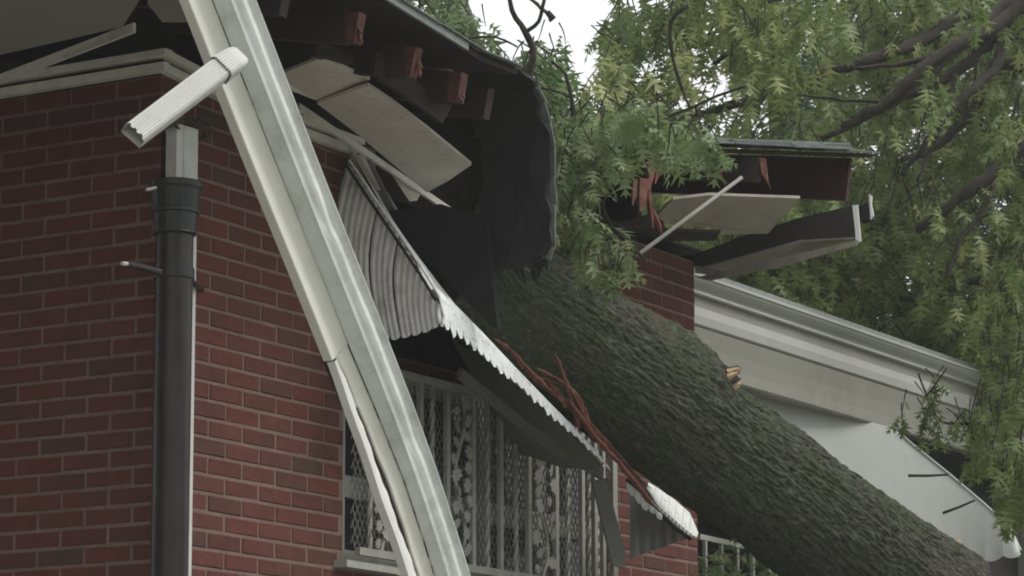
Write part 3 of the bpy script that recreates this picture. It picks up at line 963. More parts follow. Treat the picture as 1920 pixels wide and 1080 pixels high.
# downspout stub from the gutter's bottom
YD = -.985
E0, E1 = HY(444, 106, YD), HY(250, 253, YD + .1)
dvec = unit(E1 - E0)
dlen = np.linalg.norm(E1 - E0)
nv = unit(-D_ - dvec * (-D_ @ dvec))
nv = unit(nv + np.array((0, 0, .12)) - dvec * (nv @ dvec + .12 * dvec[2]))
wv = unit(np.cross(dvec, nv))
def rprof(w, dth, n=7):
    """ribbed rectangle as (side, towards viewer) points"""
    P = [(-w / 2, dth / 2 - .012), (-w / 2 + .004, dth / 2 - .003)]
    for k in range(n * 2 + 1):
        P.append((-w / 2 + .008 + (w - .016) * k / (2 * n), dth / 2 + (.0032 if k % 2 else 0)))
    P += [(w / 2 - .004, dth / 2 - .003), (w / 2, dth / 2 - .012), (w / 2, -dth / 2), (-w / 2, -dth / 2)]
    P.append(P[0])
    return P
pr_ = rprof(.078, .05)
rows = []
for k, t in enumerate(np.linspace(.075, dlen, 9)):
    rows.append([E0 + dvec * (t + (.005 * math.sin(q * 1.1) if k == 8 else 0)) + wv * a + nv * b for q, (a, b) in enumerate(pr_)])
stub = MB().grid(rows).build("downspout_stub", m_spout, gut, label="ribbed downspout stub pointing down and left from the gutter")
rows = []
for k in range(10):
    th = math.radians(10 * k)
    c = E0 + dvec * (.092 - .138 * math.sin(th)) - nv * (.055 * (1 - math.cos(th)))
    sc = 1.10 * math.sqrt(max(.06, 1 - .94 * (k / 9) ** 2.6))
    rows.append([c + wv * a * sc + nv * b * 1.12 * (1 - .25 * k / 9) for a, b in pr_])
rows.append([E0 + dvec * -.04 - nv * .06 + wv * a * .3 + nv * b * .3 for a, b in pr_])
MB().grid(rows).build("elbow", m_spout, stub)
MB().grid([[E0 + dvec * t + wv * a * 1.12 + nv * b * 1.14 for a, b in pr_] for t in (.088, .094)]).build("elbow_seam", m_awnback, stub)

# ------------------------------------------------------------------ window awning
aw = thing("window_awning", (1.9, -.2, 0.0), "crushed white metal window awning with a scalloped front edge under the trunk", "awning")
fu = [(825, 540), (866, 578), (910, 623), (973, 690), (1053, 773), (1110, 835), (1139, 872)]
flw = [(826, 612), (870, 640), (910, 678), (980, 734), (1033, 783), (1077, 820), (1110, 852), (1136, 878)]
def curve_at(tab, px): return np.interp(px, [p[0] for p in tab], [p[1] for p in tab])
NS = 25
for i in range(NS):
    cols = []
    tip = rnd.uniform(-.12, .08)
    for j in range(9):
        u = j / 4 - 1
        s = (i + (j / 8) * .985) / NS
        px = 825 + (1139 - 825) * s
        Fp = HY(px, curve_at(fu, px), -.45)
        x = Fp[0]
        Wz = max(.84 - .85 * (x - 1.22), .30 - .41 * (x - 1.22) + .04)
        Wp = np.array((x, -.03, Wz))
        drop = HY(px, curve_at(flw, px) + 3, -.46)
        e = drop[2] - Fp[2]
        rib = .005 * abs(math.sin(j * math.pi / 4))
        end = .25 * (1 - math.sqrt(max(0, 1 - .97 * u * u))) + tip * (1 - abs(u))
        col = [Wp + (0, 0, rib), lerp(Wp, Fp, .35) + (0, 0, rib - .03), lerp(Wp, Fp, .7) + (0, 0, rib - .03), Fp + (0, .05, rib - .006), Fp + (0, .015, .004),
               Fp + (0, -.004 - rib, e * .25), Fp + (0, -.01 - rib, e * .6), Fp + (0, -.014 - rib, e * (1.0 - end))]
        cols.append(col)
    MB().grid(cols).build("awning_slat", m_awn, aw, smooth=False)
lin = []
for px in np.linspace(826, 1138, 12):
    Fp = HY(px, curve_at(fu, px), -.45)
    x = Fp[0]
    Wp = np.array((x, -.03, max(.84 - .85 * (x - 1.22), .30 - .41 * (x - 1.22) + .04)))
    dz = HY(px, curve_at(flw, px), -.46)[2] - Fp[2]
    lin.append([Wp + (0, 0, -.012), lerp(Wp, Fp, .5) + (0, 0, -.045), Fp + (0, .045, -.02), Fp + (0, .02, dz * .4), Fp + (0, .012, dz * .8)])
MB().grid(lin).build("underside_shade", m_awnback, aw)  # added dark sheet; its grey paints in the shade below the slats
# side slats
NSL = 9
for i in range(NSL):
    cols = []
    for j in range(9):
        s = (i + (j / 8) * (.93 if i in (2, 3, 4) else .995)) / NSL
        tx, ty = 652 + (828 - 652) * s, float(np.interp(s, [0, .5, .85, 1], [303, 425, 530, 575]))
        bx, by = 655 + (830 - 655) * s, float(np.interp(s, [0, .5, .6, .75, .9, 1], [640, 638, 634, 628, 620, 606])) - (6 if j in (0, 8) else 0)
        rib = (0, .002, .011, .011, .002, .002, .011, .011, 0)[j]
        bulge = 30 * (1 - s) ** 1.1 + 3
        col = []
        for t in np.linspace(0, 1, 9):
            x = tx * (1 - t) + bx * t - bulge * math.sin(math.pi * t) * (1 - .4 * t)
            y = ty * (1 - t) + by * t
            p = HX(x, y, 1.15)
            p[0] -= rib + (.006 if i in (2, 4) else 0) * math.sin(math.pi * t)
            col.append(p)
        cols.append(col)
    MB().grid(cols).build("side_slat", m_awnside, aw)
# edge rails
ed = [HX(655, 300, 1.135), HX(700, 368, 1.135), HX(760, 455, 1.135), HX(800, 515, 1.135), HX(824, 555, 1.135), HX(832, 590, 1.135), HX(828, 612, 1.135)]
MB().tube(ed, .006, 6).build("edge_rail", m_awn, aw)
MB().tube([p + np.array((-.01, .01, -.018)) for p in ed[:5]], .006, 6).build("edge_seal", m_felt, aw)
k1_ = HY(668, 287, -.02)
MB().beam(k1_, HY(752, 432, -.03), .03, .05, up=(0, -1, 0)).build("wall_rail", m_trim, aw)
MB().beam(k1_ + (.02, -.02, .0), HY(748, 420, -.06), .012, .03, up=(0, -1, 0)).build("wall_rail", m_awnback, aw)
# under-strut seen below the front edge
MB().beam(HY(862, 700, -.3), HY(1000, 812, -.3), .02, .04).beam(HY(1000, 812, -.3), HY(1128, 888, -.3), .02, .05).build("front_rail", m_awnback, aw)
MB().plate([HY(1112, 902, -.3), HY(1136, 896, -.3), HY(1174, 1040, -.3), HY(1172, 1066, -.3), HY(1150, 1060, -.3)], (0, 1, 0), .01).build("bent_side_plate", m_awnback, aw, label="dark grey bent plate hanging off the awning's end")

# torn end of the awning
af = thing("awning_fragment", HY(1240, 1000, -.3), "torn curled end of the white awning below the trunk by the house corner", "awning")
for i in range(7):
    cols = []
    for j in range(5):
        s = (i + j / 4 * .97) / 7
        px = 1212 + (1306 - 1212) * s
        up_ = np.interp(px, [1205, 1225, 1260, 1290, 1306], [900, 912, 936, 962, 1000])
        lo_ = np.interp(px, [1205, 1225, 1260, 1290, 1306], [906, 946, 978, 1003, 1010])
        rib = (.0, .005, 0, .005, 0)[j]
        cols.append([HY(px + 4 * (1 - t), up_ + (lo_ - up_) * t, -.30 - .10 * math.sin(t * 1.9) - rib) for t in np.linspace(0, 1, 7)])
    MB().grid(cols).build("awning_slat", m_awn, af)
for i in range(5):
    cols = []
    for j in range(5):
        px = 1175 + (i + j / 4 * .96) * 13.5
        top = 903 + (px - 1175) * .86
        h = float(np.interp(px, [1175, 1200, 1240], [14, 26, 17])) - (5 if j in (0, 4) else 0) - 3 * (i % 2)
        cols.append([HY(px, top, -.40), HY(px, top + h * .5, -.41 - .004 * (j % 2)), HY(px, top + h, -.41)])
    MB().grid(cols).build("fringe_slat", m_awn, af)
MB().tube([HY(1176, 900, -.39), HY(1222, 948, -.4), HY(1262, 986, -.4), HY(1294, 1010, -.38)], .009, 6).build("edge_rail", m_felt, af)
for i in range(6):
    xa, xb = 1182 + i * 19.5, 1182 + (i + .95) * 19.5
    ta, tb = 918 + (xa - 1182) * .82, 918 + (xb - 1182) * .82
    ba, bb = 1048 - i * 7, 1048 - (i + 1) * 7
    MB().grid([[HY(xa, ta, -.3), HY(xa, max(ta + 4, ba), -.3)], [HY((xa + xb) / 2, (ta + tb) / 2, -.312), HY((xa + xb) / 2, max((ta + tb) / 2 + 4, (ba + bb) / 2), -.312)], [HY(xb, tb, -.3), HY(xb, max(tb + 4, bb), -.3)]], (0, .002, 0)).build("inner_slat", m_awnback, af)
MB().tube([HY(1306, 950, 0.0), HY(1317, 958, 0.0)], [.02, .012], 7).build("bracket", m_awn, af)

# ------------------------------------------------------------------ splintered roof wood on the awning
for (pts, w, lab) in (
    ([(1040, 662), (1058, 706), (1082, 752), (1100, 790)], .022, "red splinter of rafter standing up beside the trunk"),
    ([(925, 634), (960, 660), (1000, 704), (1060, 760)], .03, "long red brown lath lying along the awning's upper edge"),
    ([(1062, 745), (1110, 812), (1160, 868), (1196, 912), (1228, 952)], .03, "long splintered board reaching down to the torn awning end"),
    ([(1005, 690), (1040, 708), (1062, 722), (1090, 748)], .02, "short dark red splinter above the awning's middle"),
    ([(1078, 735), (1096, 770), (1104, 800)], .03, "stout broken red board end beside the trunk")):
    P = [HY(x, y, -.56 - .0004 * (x - 925)) for x, y in pts]
    rows = []
    nseg = 5 * (len(P) - 1)
    for k in range(nseg + 1):
        f = k / nseg * (len(P) - 1)
        q = min(int(f), len(P) - 2)
        c = lerp(P[q], P[q + 1], f - q)
        td = unit(P[q + 1] - P[q])
        sv = unit(np.cross(td, -D_))
        e_ = min(1, min(k, nseg - k) / 2.2 + .12)
        wa, wb = w * .42 * e_ * rnd.uniform(.5, 1.2), w * .42 * e_ * rnd.uniform(.4, 1.2)
        th_ = .006
        rows.append([c - sv * wa, c - sv * wa * .3 - D_ * th_, c + sv * wb * .4 - D_ * th_ * .6, c + sv * wb, c + sv * wb * .2 + D_ * th_, c - sv * wa])
    o = MB().grid(rows).build("splintered_board", m_fresh)
    tag(o, lab, "board", "splintered roof wood")
heap = thing("splintered_lath", HY(1205, 925, -.4), "torn bundle of thin red brown laths between awning and trunk", "lath", "splintered roof wood")
for k in range(30):
    t = rnd.random()
    px = 945 + 245 * t ** .8
    py = float(np.interp(px, [930, 1000, 1100, 1205], [636, 696, 796, 918])) + rnd.uniform(-12, 3)
    L_ = rnd.uniform(30, 90)
    a = HY(px, py, -.52 - .0004 * (px - 925) + rnd.uniform(-.05, .05))
    up_k = rnd.uniform(-26, 4) if k % 5 == 0 else rnd.uniform(-8, 6)
    b = HY(px + L_ * .66, py + L_ * .72 + up_k, -.52 - .0004 * (px - 925) + rnd.uniform(-.05, .05))
    MB().tube([a, lerp(a, b, .5) + (0, 0, rnd.uniform(-.01, .012)), b], [rnd.uniform(.001, .004), rnd.uniform(.003, .008), .001], 5).build("splinter", m_fresh if k % 3 else m_raft, heap)
for (x0, y0, x1, y1) in ((1085, 800, 1052, 690), (1100, 806, 1078, 742), (1112, 822, 1096, 770), (1060, 762, 1030, 712), (980, 690, 955, 652)):
    a, b = HY(x0, y0, -.6), HY(x1, y1, -.63)
    MB().tube([a, lerp(a, b, .6) + (.004, 0, 0), b], [.009, .007, .002], 4).build("splinter", m_fresh, heap)

# ------------------------------------------------------------------ fallen eave return at the right
fe = thing("fallen_eave_section", HX(1310, 515, 4.2), "dark fallen box of eave and gutter sticking out at the right corner", "eave")
def q4(pts, x): return [HX(a, b, x) for a, b in pts]
MB().plate(q4([(1190, 485), (1300, 478), (1400, 440), (1500, 408), (1604, 384), (1612, 446), (1500, 452), (1400, 478), (1310, 503), (1230, 492)], 4.16), (1, 0, 0), .02).build("fascia_board", m_dark, fe)
MB().plate([HX(1308, 503, 4.14), HX(1400, 478, 4.14), HX(1500, 450, 4.14), HX(1608, 444, 4.14), HX(1560, 452, 4.3), HX(1440, 488, 4.3), HX(1330, 516, 4.3)], (0, 0, -1), .008).build("soffit_strip", m_fesoff, fe)
MB().plate([HX(1305, 520, 4.1), HX(1360, 508, 4.1), HX(1470, 482, 4.1), HX(1608, 450, 4.1), HX(1606, 460, 4.1), HX(1470, 498, 4.1), HX(1330, 526, 4.1)], (1, 0, 0), .01).build("soffit_strip", m_fesoff, fe)
MB().plate([HX(1303, 498, 4.08), HX(1356, 507, 4.08), HX(1340, 514, 4.08), HX(1303, 512, 4.08)], (1, 0, 0), .01).build("trim_end", m_fesoff, fe)
MB().plate(q4([(1598, 385), (1608, 384), (1614, 452), (1605, 456), (1603, 430)], 4.12), (1, 0, 0), .006).build("gutter_end", m_white, fe)
MB().plate(q4([(1606, 392), (1626, 378), (1634, 410), (1612, 416)], 4.2), (1, 0, 0), .05).build("gutter_scrap", m_felt, fe)
MB().plate(q4([(1629, 364), (1635, 368), (1634, 384), (1638, 404), (1632, 412), (1631, 390)], 4.16), (1, 0, 0), .006).build("gutter_end", m_white, fe)
ms = MB().beam(HY(1196, 478, -.4), HY(1392, 332, -.8), .006, .02, up=(0, -1, 0)).build("metal_strip", m_strip)
tag(ms, "thin bent metal strip leaning across the broken right eave", "strip")

# ------------------------------------------------------------------ neighbour's house
NY = .2
nb = thing("neighbour_house", (6.5, NY, ZBOT), "neighbouring house with white gutter and boxed eave behind the trunk", "house")
NX0, NX1 = LEN + .02, 9.6
def zat(px, py, y): return HY(px, py, y)[2]
def prof_strip(prof, name, m, xa=NX0, xb=NX1, n=2, par=nb):
    rows = [[(x, y, z) for y, z in prof] for x in np.linspace(xa, xb, n)]
    return MB().grid(rows).build(name, m, par)
# gutter, fascia, frieze and soffit
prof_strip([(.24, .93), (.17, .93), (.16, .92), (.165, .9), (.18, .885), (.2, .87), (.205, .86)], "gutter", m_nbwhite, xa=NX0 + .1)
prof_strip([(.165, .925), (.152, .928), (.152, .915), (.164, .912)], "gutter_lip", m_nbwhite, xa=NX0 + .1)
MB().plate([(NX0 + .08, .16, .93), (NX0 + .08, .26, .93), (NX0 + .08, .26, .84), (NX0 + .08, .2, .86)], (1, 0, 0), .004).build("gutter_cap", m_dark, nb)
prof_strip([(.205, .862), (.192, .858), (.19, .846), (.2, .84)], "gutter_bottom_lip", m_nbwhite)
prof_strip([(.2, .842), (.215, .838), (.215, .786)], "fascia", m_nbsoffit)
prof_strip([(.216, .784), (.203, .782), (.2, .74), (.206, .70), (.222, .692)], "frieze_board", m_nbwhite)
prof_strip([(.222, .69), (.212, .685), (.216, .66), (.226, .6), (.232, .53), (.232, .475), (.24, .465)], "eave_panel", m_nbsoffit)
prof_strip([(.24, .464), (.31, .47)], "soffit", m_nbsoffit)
MB().box((NX0, .6, ZBOT), (NX1 - .03, 3.3, .93)).build("porch_wall", m_dark, nb)  # wall coloured dark to hold the deep shade under the eave
rf = MB().plate([(NX0, .2, .94), (NX1, .2, .94), (NX1, 3.5, 1.45), (NX0, 3.5, 1.45)], (0, 0, 1), .03).build("roof", m_shingle, nb)
MB().box((NX1 - .02, .19, .42), (NX1 + .0, 3.4, .95)).build("end_board", m_nbsoffit, nb)
# grey siding and dark opening right of the eave
MB().box((NX1 + .01, .3, ZBOT), (NX1 + 2.5, 3.4, .8)).build("siding", m_nbwall, nb)
for k in range(7):
    MB().box((NX1 + .01, .28, .78 - .12 * (k + 1) + .004), (NX1 + 2.5, .299, .78 - .12 * k)).build("siding_board", m_nbwall, nb)

na = thing("neighbour_awning", (5.2, -.3, -.45), "smooth white curved awning end panel on the neighbouring house", "awning")
NAX = 6.94
def topc(px): return float(np.interp(px, [1380, 1500, 1677, 1700, 1775, 1850, 1890, 1908, 1914], [560, 660, 803, 826, 886, 950, 988, 1015, 1040]))
_np = np.polyfit([1380, 1450, 1520, 1600, 1677, 1740, 1800, 1860, 1914], [.36, .345, .32, .27, .19, .08, -.06, -.22, -.38], 3)
def nay(px): return float(np.polyval(_np, px))
nsl = 16
for i in range(nsl):
    cols = []
    for j in range(5):
        px = 1385 + (1914 - 1385) * (i + j / 4) / nsl
        t0 = topc(px)
        t0 = max(t0, float(np.interp(px, [1300, 1387, 1677, 1690], [696, 722, 803, 700])))
        b0 = float(np.interp(px, [1390, 1700, 1880, 1914], [1010, 1090, 1042, 1040])) - ((0, 3, 4, 3, 0)[j] * -1.5 if px > 1700 else 0)
        b0 = max(b0, t0 + 2)
        col = []
        for t in np.linspace(0, 1, 6):
            yy = nay(px) - .03 * t
            col.append(HY(px, t0 + (b0 - t0) * t, yy))
        cols.append(col)
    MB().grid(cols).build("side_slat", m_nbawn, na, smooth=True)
ttop = [HY(px, topc(px), nay(px) - .003) for px in np.linspace(1690, 1912, 14)]
MB().tube([p + np.array((.01, 0, .0)) for p in ttop], .008, 6).build("edge_rail", m_nbawn, na)
for (a, b, lab) in (((1704, 892), (1778, 890), "dark straight twig lying level on the neighbour's awning"), ((1768, 962), (1828, 938), "dark slanting twig lower on the neighbour's awning")):
    o = MB().tube([HY(a[0], a[1], nay(a[0]) - .08), HY(.5 * (a[0] + b[0]), .5 * (a[1] + b[1]) + 1, nay(.5 * (a[0] + b[0])) - .085), HY(b[0], b[1], nay(b[0]) - .08)], [.009, .008, .006], 6).build("twig", m_limb)
    tag(o, lab, "twig", "twigs on the neighbour's awning")

rl = thing("porch_railing", (4.4, .45, -1.6), "thin pale iron railing beside the house corner under the trunk", "railing")
ra, rb_ = HY(1310, 1006, .3), HY(1420, 1030, .3)
MB().beam(ra, rb_ + (rb_ - ra) * 2, .02, .025).build("rail", m_grille, rl)
for k in range(10):
    p = lerp(ra, rb_, .1 + k * .27)
    MB().box((p[0] - .009, p[1] - .009, -1.7), (p[0] + .009, p[1] + .009, p[2] - .014)).build("bar", m_grille, rl)

# ------------------------------------------------------------------ fallen tree
TA, TB = HY(960, 566, -.28), HY(1560, 996, -1.02)
tdir = unit(TB - TA)
ft = thing("fallen_tree", TB + tdir * 2.2, "thick mossy trunk of a fallen oak lying from lower right onto the roof", "tree")
def on_trunk(px, py):
    """the point of the trunk's upper outline nearest a place of the photograph"""
    nn = unit(np.cross(tdir, D_))
    if nn[2] < 0: nn = -nn
    best = None
    for t in np.linspace(.4, 1.6, 61):
        c = TA + tdir * t
        for r in np.linspace(.2, .34, 29):
            x, y = proj(c + nn * r)
            e = (x - px) ** 2 + (y - py) ** 2
            if best is None or e < best[0]: best = (e, c + nn * r)
    return best[1]
KC = on_trunk(1372, 684)
def trunk_mesh(a, b, r0, r1, nu, nv, seed=0, amp=1.0):
    d = unit(b - a)
    L = np.linalg.norm(b - a)
    e1 = unit(np.cross(d, (0, 0, 1)))
    e2 = np.cross(e1, d)
    th, l = np.meshgrid(np.arange(nu) / nu, np.linspace(0, 1, nv), indexing='xy')
    ncell = 36
    lm = l * L
    wu = th * ncell + (vnoise(th * ncell / 2, lm * 5, 3, ncell / 2) - .5) * 1.3
    f1, f2 = voro(wu, lm * 4.6 + (vnoise(th * 11, lm * 6, 8, 11) - .5) * .9 + th * 5, seed, ncell)
    ridge = np.clip((f2 - f1) * 1.6, 0, 1)
    f1b, f2b = voro(th * 90 + (vnoise(th * 45, lm * 14, 4, 45) - .5) * 1.4, lm * 15, seed + 3, 90)
    fine = np.clip((f2b - f1b) * 1.5, 0, 1)
    lum = vnoise(th * 5, lm * 1.3, 21, 5) - .5
    lum2 = vnoise(th * 12, lm * 4, 31, 12) - .5
    rad = r0 + (r1 - r0) * l + lum * .05 + lum2 * .024 + amp * (.009 * ridge ** .6 + .007 * fine + .0095 * vnoise(th * 130 + lm * 9, lm * 16, 2, None) + .005 * vnoise(th * 170, lm * 60, 6, 170))
    # swelling that ends at the broken stub, on the side towards the sky
    pk = float(((KC - a) @ d))
    rel = KC - a - d * pk
    ak = math.atan2(rel @ e2, rel @ e1) / (2 * math.pi)
    da = np.abs(np.mod(th - ak + .5, 1) - .5)
    ramp = np.where(lm < pk, np.exp(-((lm - pk) / .42) ** 2), np.exp(-((lm - pk) / .05) ** 2))
    rad = rad + .048 * ramp * np.exp(-(da / .13) ** 2) * (.75 + .5 * vnoise(th * 26, lm * 22, 77, 26))
    rad = rad + .018 * np.exp(-((lm - .55) / .14) ** 2) * np.exp(-(np.abs(np.mod(th - ak + .72, 1) - .5) / .1) ** 2)
    A = 2 * np.pi * th
    C = a[None, None] + d[None, None] * (lm[..., None])
    bow = np.sin(l * math.pi) * .02
    V = C + (e1[None, None] * np.cos(A)[..., None] + e2[None, None] * np.sin(A)[..., None]) * rad[..., None] + np.array((0, 0, 1.0)) * bow[..., None]
    V = V.reshape(-1, 3)
    i, j = np.meshgrid(np.arange(nu), np.arange(nv - 1), indexing='xy')
    p0 = (j * nu + i).ravel()
    p1 = (j * nu + (i + 1) % nu).ravel()
    F = np.stack([p0, p1, p1 + nu, p0 + nu], 1)
    return raw_mesh("trunk", V, F)
TS0, TS1 = TA - tdir * 0.3, TB + tdir * 0.70
tme = trunk_mesh(TS0, TS1, .231, .256, 440, 780)
trunk = put("trunk", tme, m_bark, ft, smooth=True)
_vc = np.empty(len(tme.vertices) * 3, dtype=np.float32)
tme.vertices.foreach_get("co", _vc)
_vc = _vc.reshape(-1, 3).astype(float)
_q = _vc - CAM
_z = _q @ D_
_px, _py = 960 + FPX * (_q @ R_) / _z, 540 - FPX * (_q @ U_) / _z
def outline(px):
    k = np.where(np.abs(_px - px) < 5)[0]
    return _vc[k[np.argmin(_py[k])]]
# the splintered butt beyond the frame's lower right
tv2 = MB()
c0 = TS1
e1 = unit(np.cross(tdir, (0, 0, 1)))
e2 = np.cross(e1, tdir)
for k in range(26):
    a = rnd.uniform(0, 6.28)
    r = .25 * math.sqrt(rnd.random())
    p = c0 + e1 * r * math.cos(a) + e2 * r * math.sin(a) - tdir * .1
    tv2.tube([p, p + tdir * rnd.uniform(.12, .3), p + tdir * rnd.uniform(.3, .5) + e1 * rnd.uniform(-.03, .03)], [.05, .035, .004], 5)
tv2.build("torn_butt", m_wood_pale, ft, label="pale torn wood at the trunk's lower end")
cp = MB().tube([TS1 - tdir * .05, TS1 + tdir * .02], [.22, .2], 24).build("torn_butt", m_wood_pale, ft)
# broken knot on the upper edge
kc = outline(1378) - U_ * .028 - D_ * .035 + R_ * .018
for k in range(11):
    a_ = k * .571
    p = kc + U_ * (.042 * math.cos(a_)) - D_ * (.028 * math.sin(a_)) + R_ * rnd.uniform(-.004, .008)
    MB().tube([p - R_ * .04 - U_ * .015, p, p + R_ * rnd.uniform(.004, .02) + U_ * rnd.uniform(-.01, .008)], [.016, .009, .002], 5).build("torn_knot_wood", m_wood_pale if k % 3 else m_bark, ft)
MB().tube([kc - R_ * .03, kc + R_ * .002], [.022, .018], 8).build("knot_hollow", m_dark, ft)
p = outline(1800) + (0, 0, -.012)
for k in range(3):
    MB().tube([p + (-.02, 0, -.03), p + (rnd.uniform(-.01, .03), 0, .012 + .008 * k)], [.010, .003], 5).build("torn_knot_wood", m_wood_pale, ft)
# loose bark flakes on the upper silhouette
for k in range(60):
    t = rnd.uniform(.2, .98)
    c = lerp(TS0, TS1, t)
    rr = (.205 + .027 * t + .02)
    a = rnd.uniform(-.9, .5)
    nrm_ = unit(U_ * math.cos(a) * .82 + R_ * .53 * math.cos(a) - D_ * math.sin(a))
    nrm_ = unit(nrm_ - tdir * (nrm_ @ tdir))
    q = c + nrm_ * rr
    e = unit(np.cross(nrm_, tdir))
    l_, w_ = rnd.uniform(.02, .05), rnd.uniform(.008, .018)
    MB().plate([q - tdir * l_, q + e * w_, q + tdir * l_ + nrm_ * .012, q - e * w_ + nrm_ * .01], nrm_, .008).build("bark_flake", m_bark, ft)

# ------------------------------------------------------------------ foliage machinery
def leaf_geo(simple=False):
    """pin-oak leaf, unit length along +x, blade in xy, folded a little"""
    V = [(0, 0, 0), (.16, 0, 0), (.36, 0, .01), (.58, 0, .01), (.78, 0, -.01), (1.0, 0, -.05)]
    F = []
    def lobe(ra, rb, tipx, tipy, w):
        for s in (1, -1):
            o = len(V)
            z = -.10 * tipy
            cx = (V[ra][0] + V[rb][0]) / 2
            V.extend([(cx * .5 + tipx * .5 - .042, s * tipy * .5, z * .35), (tipx, s * tipy, z), (cx * .5 + tipx * .5 + .038, s * tipy * .45, z * .3)])
            F.extend([(ra, rb, o + 2), (ra, o + 2, o), (o, o + 2, o + 1)] if s > 0 else [(rb, ra, o + 2), (o + 2, ra, o), (o + 2, o, o + 1)])
    lobe(1, 2, .30, .34, .0)
    lobe(2, 3, .70, .50, .0)
    lobe(3, 4, .95, .27, .0)
    o = len(V)
    V.extend([(.84, .06, -.015), (.84, -.06, -.015)])
    F.extend([(4, 5, o), (5, 4, o + 1), (3, 4, o), (4, 3, o + 1)])
    return np.array(V, float), np.array(F, int)
LV, LF = leaf_geo()

class Leaves:
    def __init__(s): s.p, s.d, s.n, s.sz = [], [], [], []
    def add(s, p, d, n, sz):
        s.p.append(p); s.d.append(d); s.n.append(n); s.sz.append(sz)
    def frames(s):
        p, d, n, sz = np.array(s.p), np.array(s.d), np.array(s.n), np.array(s.sz)
        d /= np.linalg.norm(d, axis=1, keepdims=True)
        y = np.cross(n, d)
        y /= np.linalg.norm(y, axis=1, keepdims=True) + 1e-9
        z = np.cross(d, y)
        return p, d, y, z, sz
    def build(s, name, m, parent, singles=0, sort_fn=None):
        p, d, y, z, sz = s.frames()
        N = len(p)
        order = np.arange(N)
        if singles:
            q = p - CAM
            zd = q @ D_
            px, py = 960 + FPX * (q @ R_) / zd, 540 - FPX * (q @ U_) / zd
            vis = (px > 0) & (px < 1920) & (py > 0) & (py < 1080)
            score = np.where(vis, sz / zd, 0)
            order = np.argsort(-score)
            me = bpy.data.meshes.new("oak_leaf")
            me.from_pydata([tuple(v) for v in LV], [], [tuple(map(int, f)) for f in LF])
            me.materials.append(m)
            for i in order[:singles]:
                o = bpy.data.objects.new("leaf", me)
                COL.objects.link(o)
                o.parent = parent
                o.matrix_parent_inverse = pinv(parent)
                Mx = Matrix.Identity(4)
                for r in range(3):
                    Mx[r][0], Mx[r][1], Mx[r][2], Mx[r][3] = d[i][r] * sz[i], y[i][r] * sz[i], z[i][r] * sz[i], p[i][r]
                o.matrix_basis = Mx
        idx = order[singles:]
        lv = LV[None] * sz[idx][:, None, None]
        V = p[idx][:, None] + d[idx][:, None] * lv[..., :1] + y[idx][:, None] * lv[..., 1:2] + z[idx][:, None] * lv[..., 2:3]
        F = LF[None] + (np.arange(len(idx)) * len(LV))[:, None, None]
        me = raw_mesh(name, V.reshape(-1, 3), F.reshape(-1, 3))
        return put(name, me, m, parent, kind="stuff")

DOWN = np.array((0, 0, -1.0))
def sprig(L, T, p, heading, length, nleaf, size, droop=.6, spread=.9):
    """a twig from p with leaves in a loose rosette towards its tip"""
    h = unit(heading)
    pts = [np.array(p, float)]
    for k in range(4):
        h = unit(h + DOWN * droop * .25 + rng.normal(0, .12, 3))
        pts.append(pts[-1] + h * length / 4)
    T.append((pts, .0035 + .004 * min(length, .6)))
    for i in range(nleaf):
        t = 1 - (rng.random() ** 1.6) * .85
        k = min(3, int(t * 4))
        q = lerp(pts[k], pts[k + 1], t * 4 - k)
        tw = unit(pts[k + 1] - pts[k])
        side = unit(np.cross(tw, rng.normal(0, 1, 3)))
        dd = unit(tw * .55 + side * spread + DOWN * (.45 + .75 * droop) + rng.normal(0, .25, 3))
        nn = unit(side * .5 + np.array((0, 0, .9)) + rng.normal(0, .55, 3))
        s = size * rng.uniform(.55, 1.3)
        q2 = q + dd * s * .22
        L.add(q2, dd, nn, s)

def twigs(T, name, m, parent, sides=4):
    mb = MB()
    for pts, r in T:
        mb.tube(pts, list(np.linspace(r, r * .45, len(pts))), sides, cap=False)
    return mb.build(name, m, parent, kind="stuff")

def limb(pts, r0, r1, name, parent, m=m_limb, jit=.03, n=8, sub=4):
    """wobbly tapering limb through points"""
    P = [np.asarray(p, float) for p in pts]
    out_ = []
    for i in range(len(P) - 1):
        for k in range(sub):
            t = k / sub
            a, b, c, d = P[max(i - 1, 0)], P[i], P[i + 1], P[min(i + 2, len(P) - 1)]
            q = .5 * ((2 * b) + (c - a) * t + (2 * a - 5 * b + 4 * c - d) * t * t + (3 * b - a - 3 * c + d) * t ** 3)
            out_.append(q + rng.normal(0, jit * (r0 + .01), 3))
    out_.append(P[-1])
    rad = list(np.linspace(r0, r1, len(out_)))
    rad = [r * (1 + rng.normal(0, .06)) for r in rad]
    return MB().tube(out_, rad, n).build(name, m, parent, smooth=True)

def inpoly(x, y, poly):
    c = False
    j = len(poly) - 1
    for i in range(len(poly)):
        xi, yi = poly[i]
        xj, yj = poly[j]
        if (yi > y) != (yj > y) and x < (xj - xi) * (y - yi) / (yj - yi) + xi: c = not c
        j = i
    return c

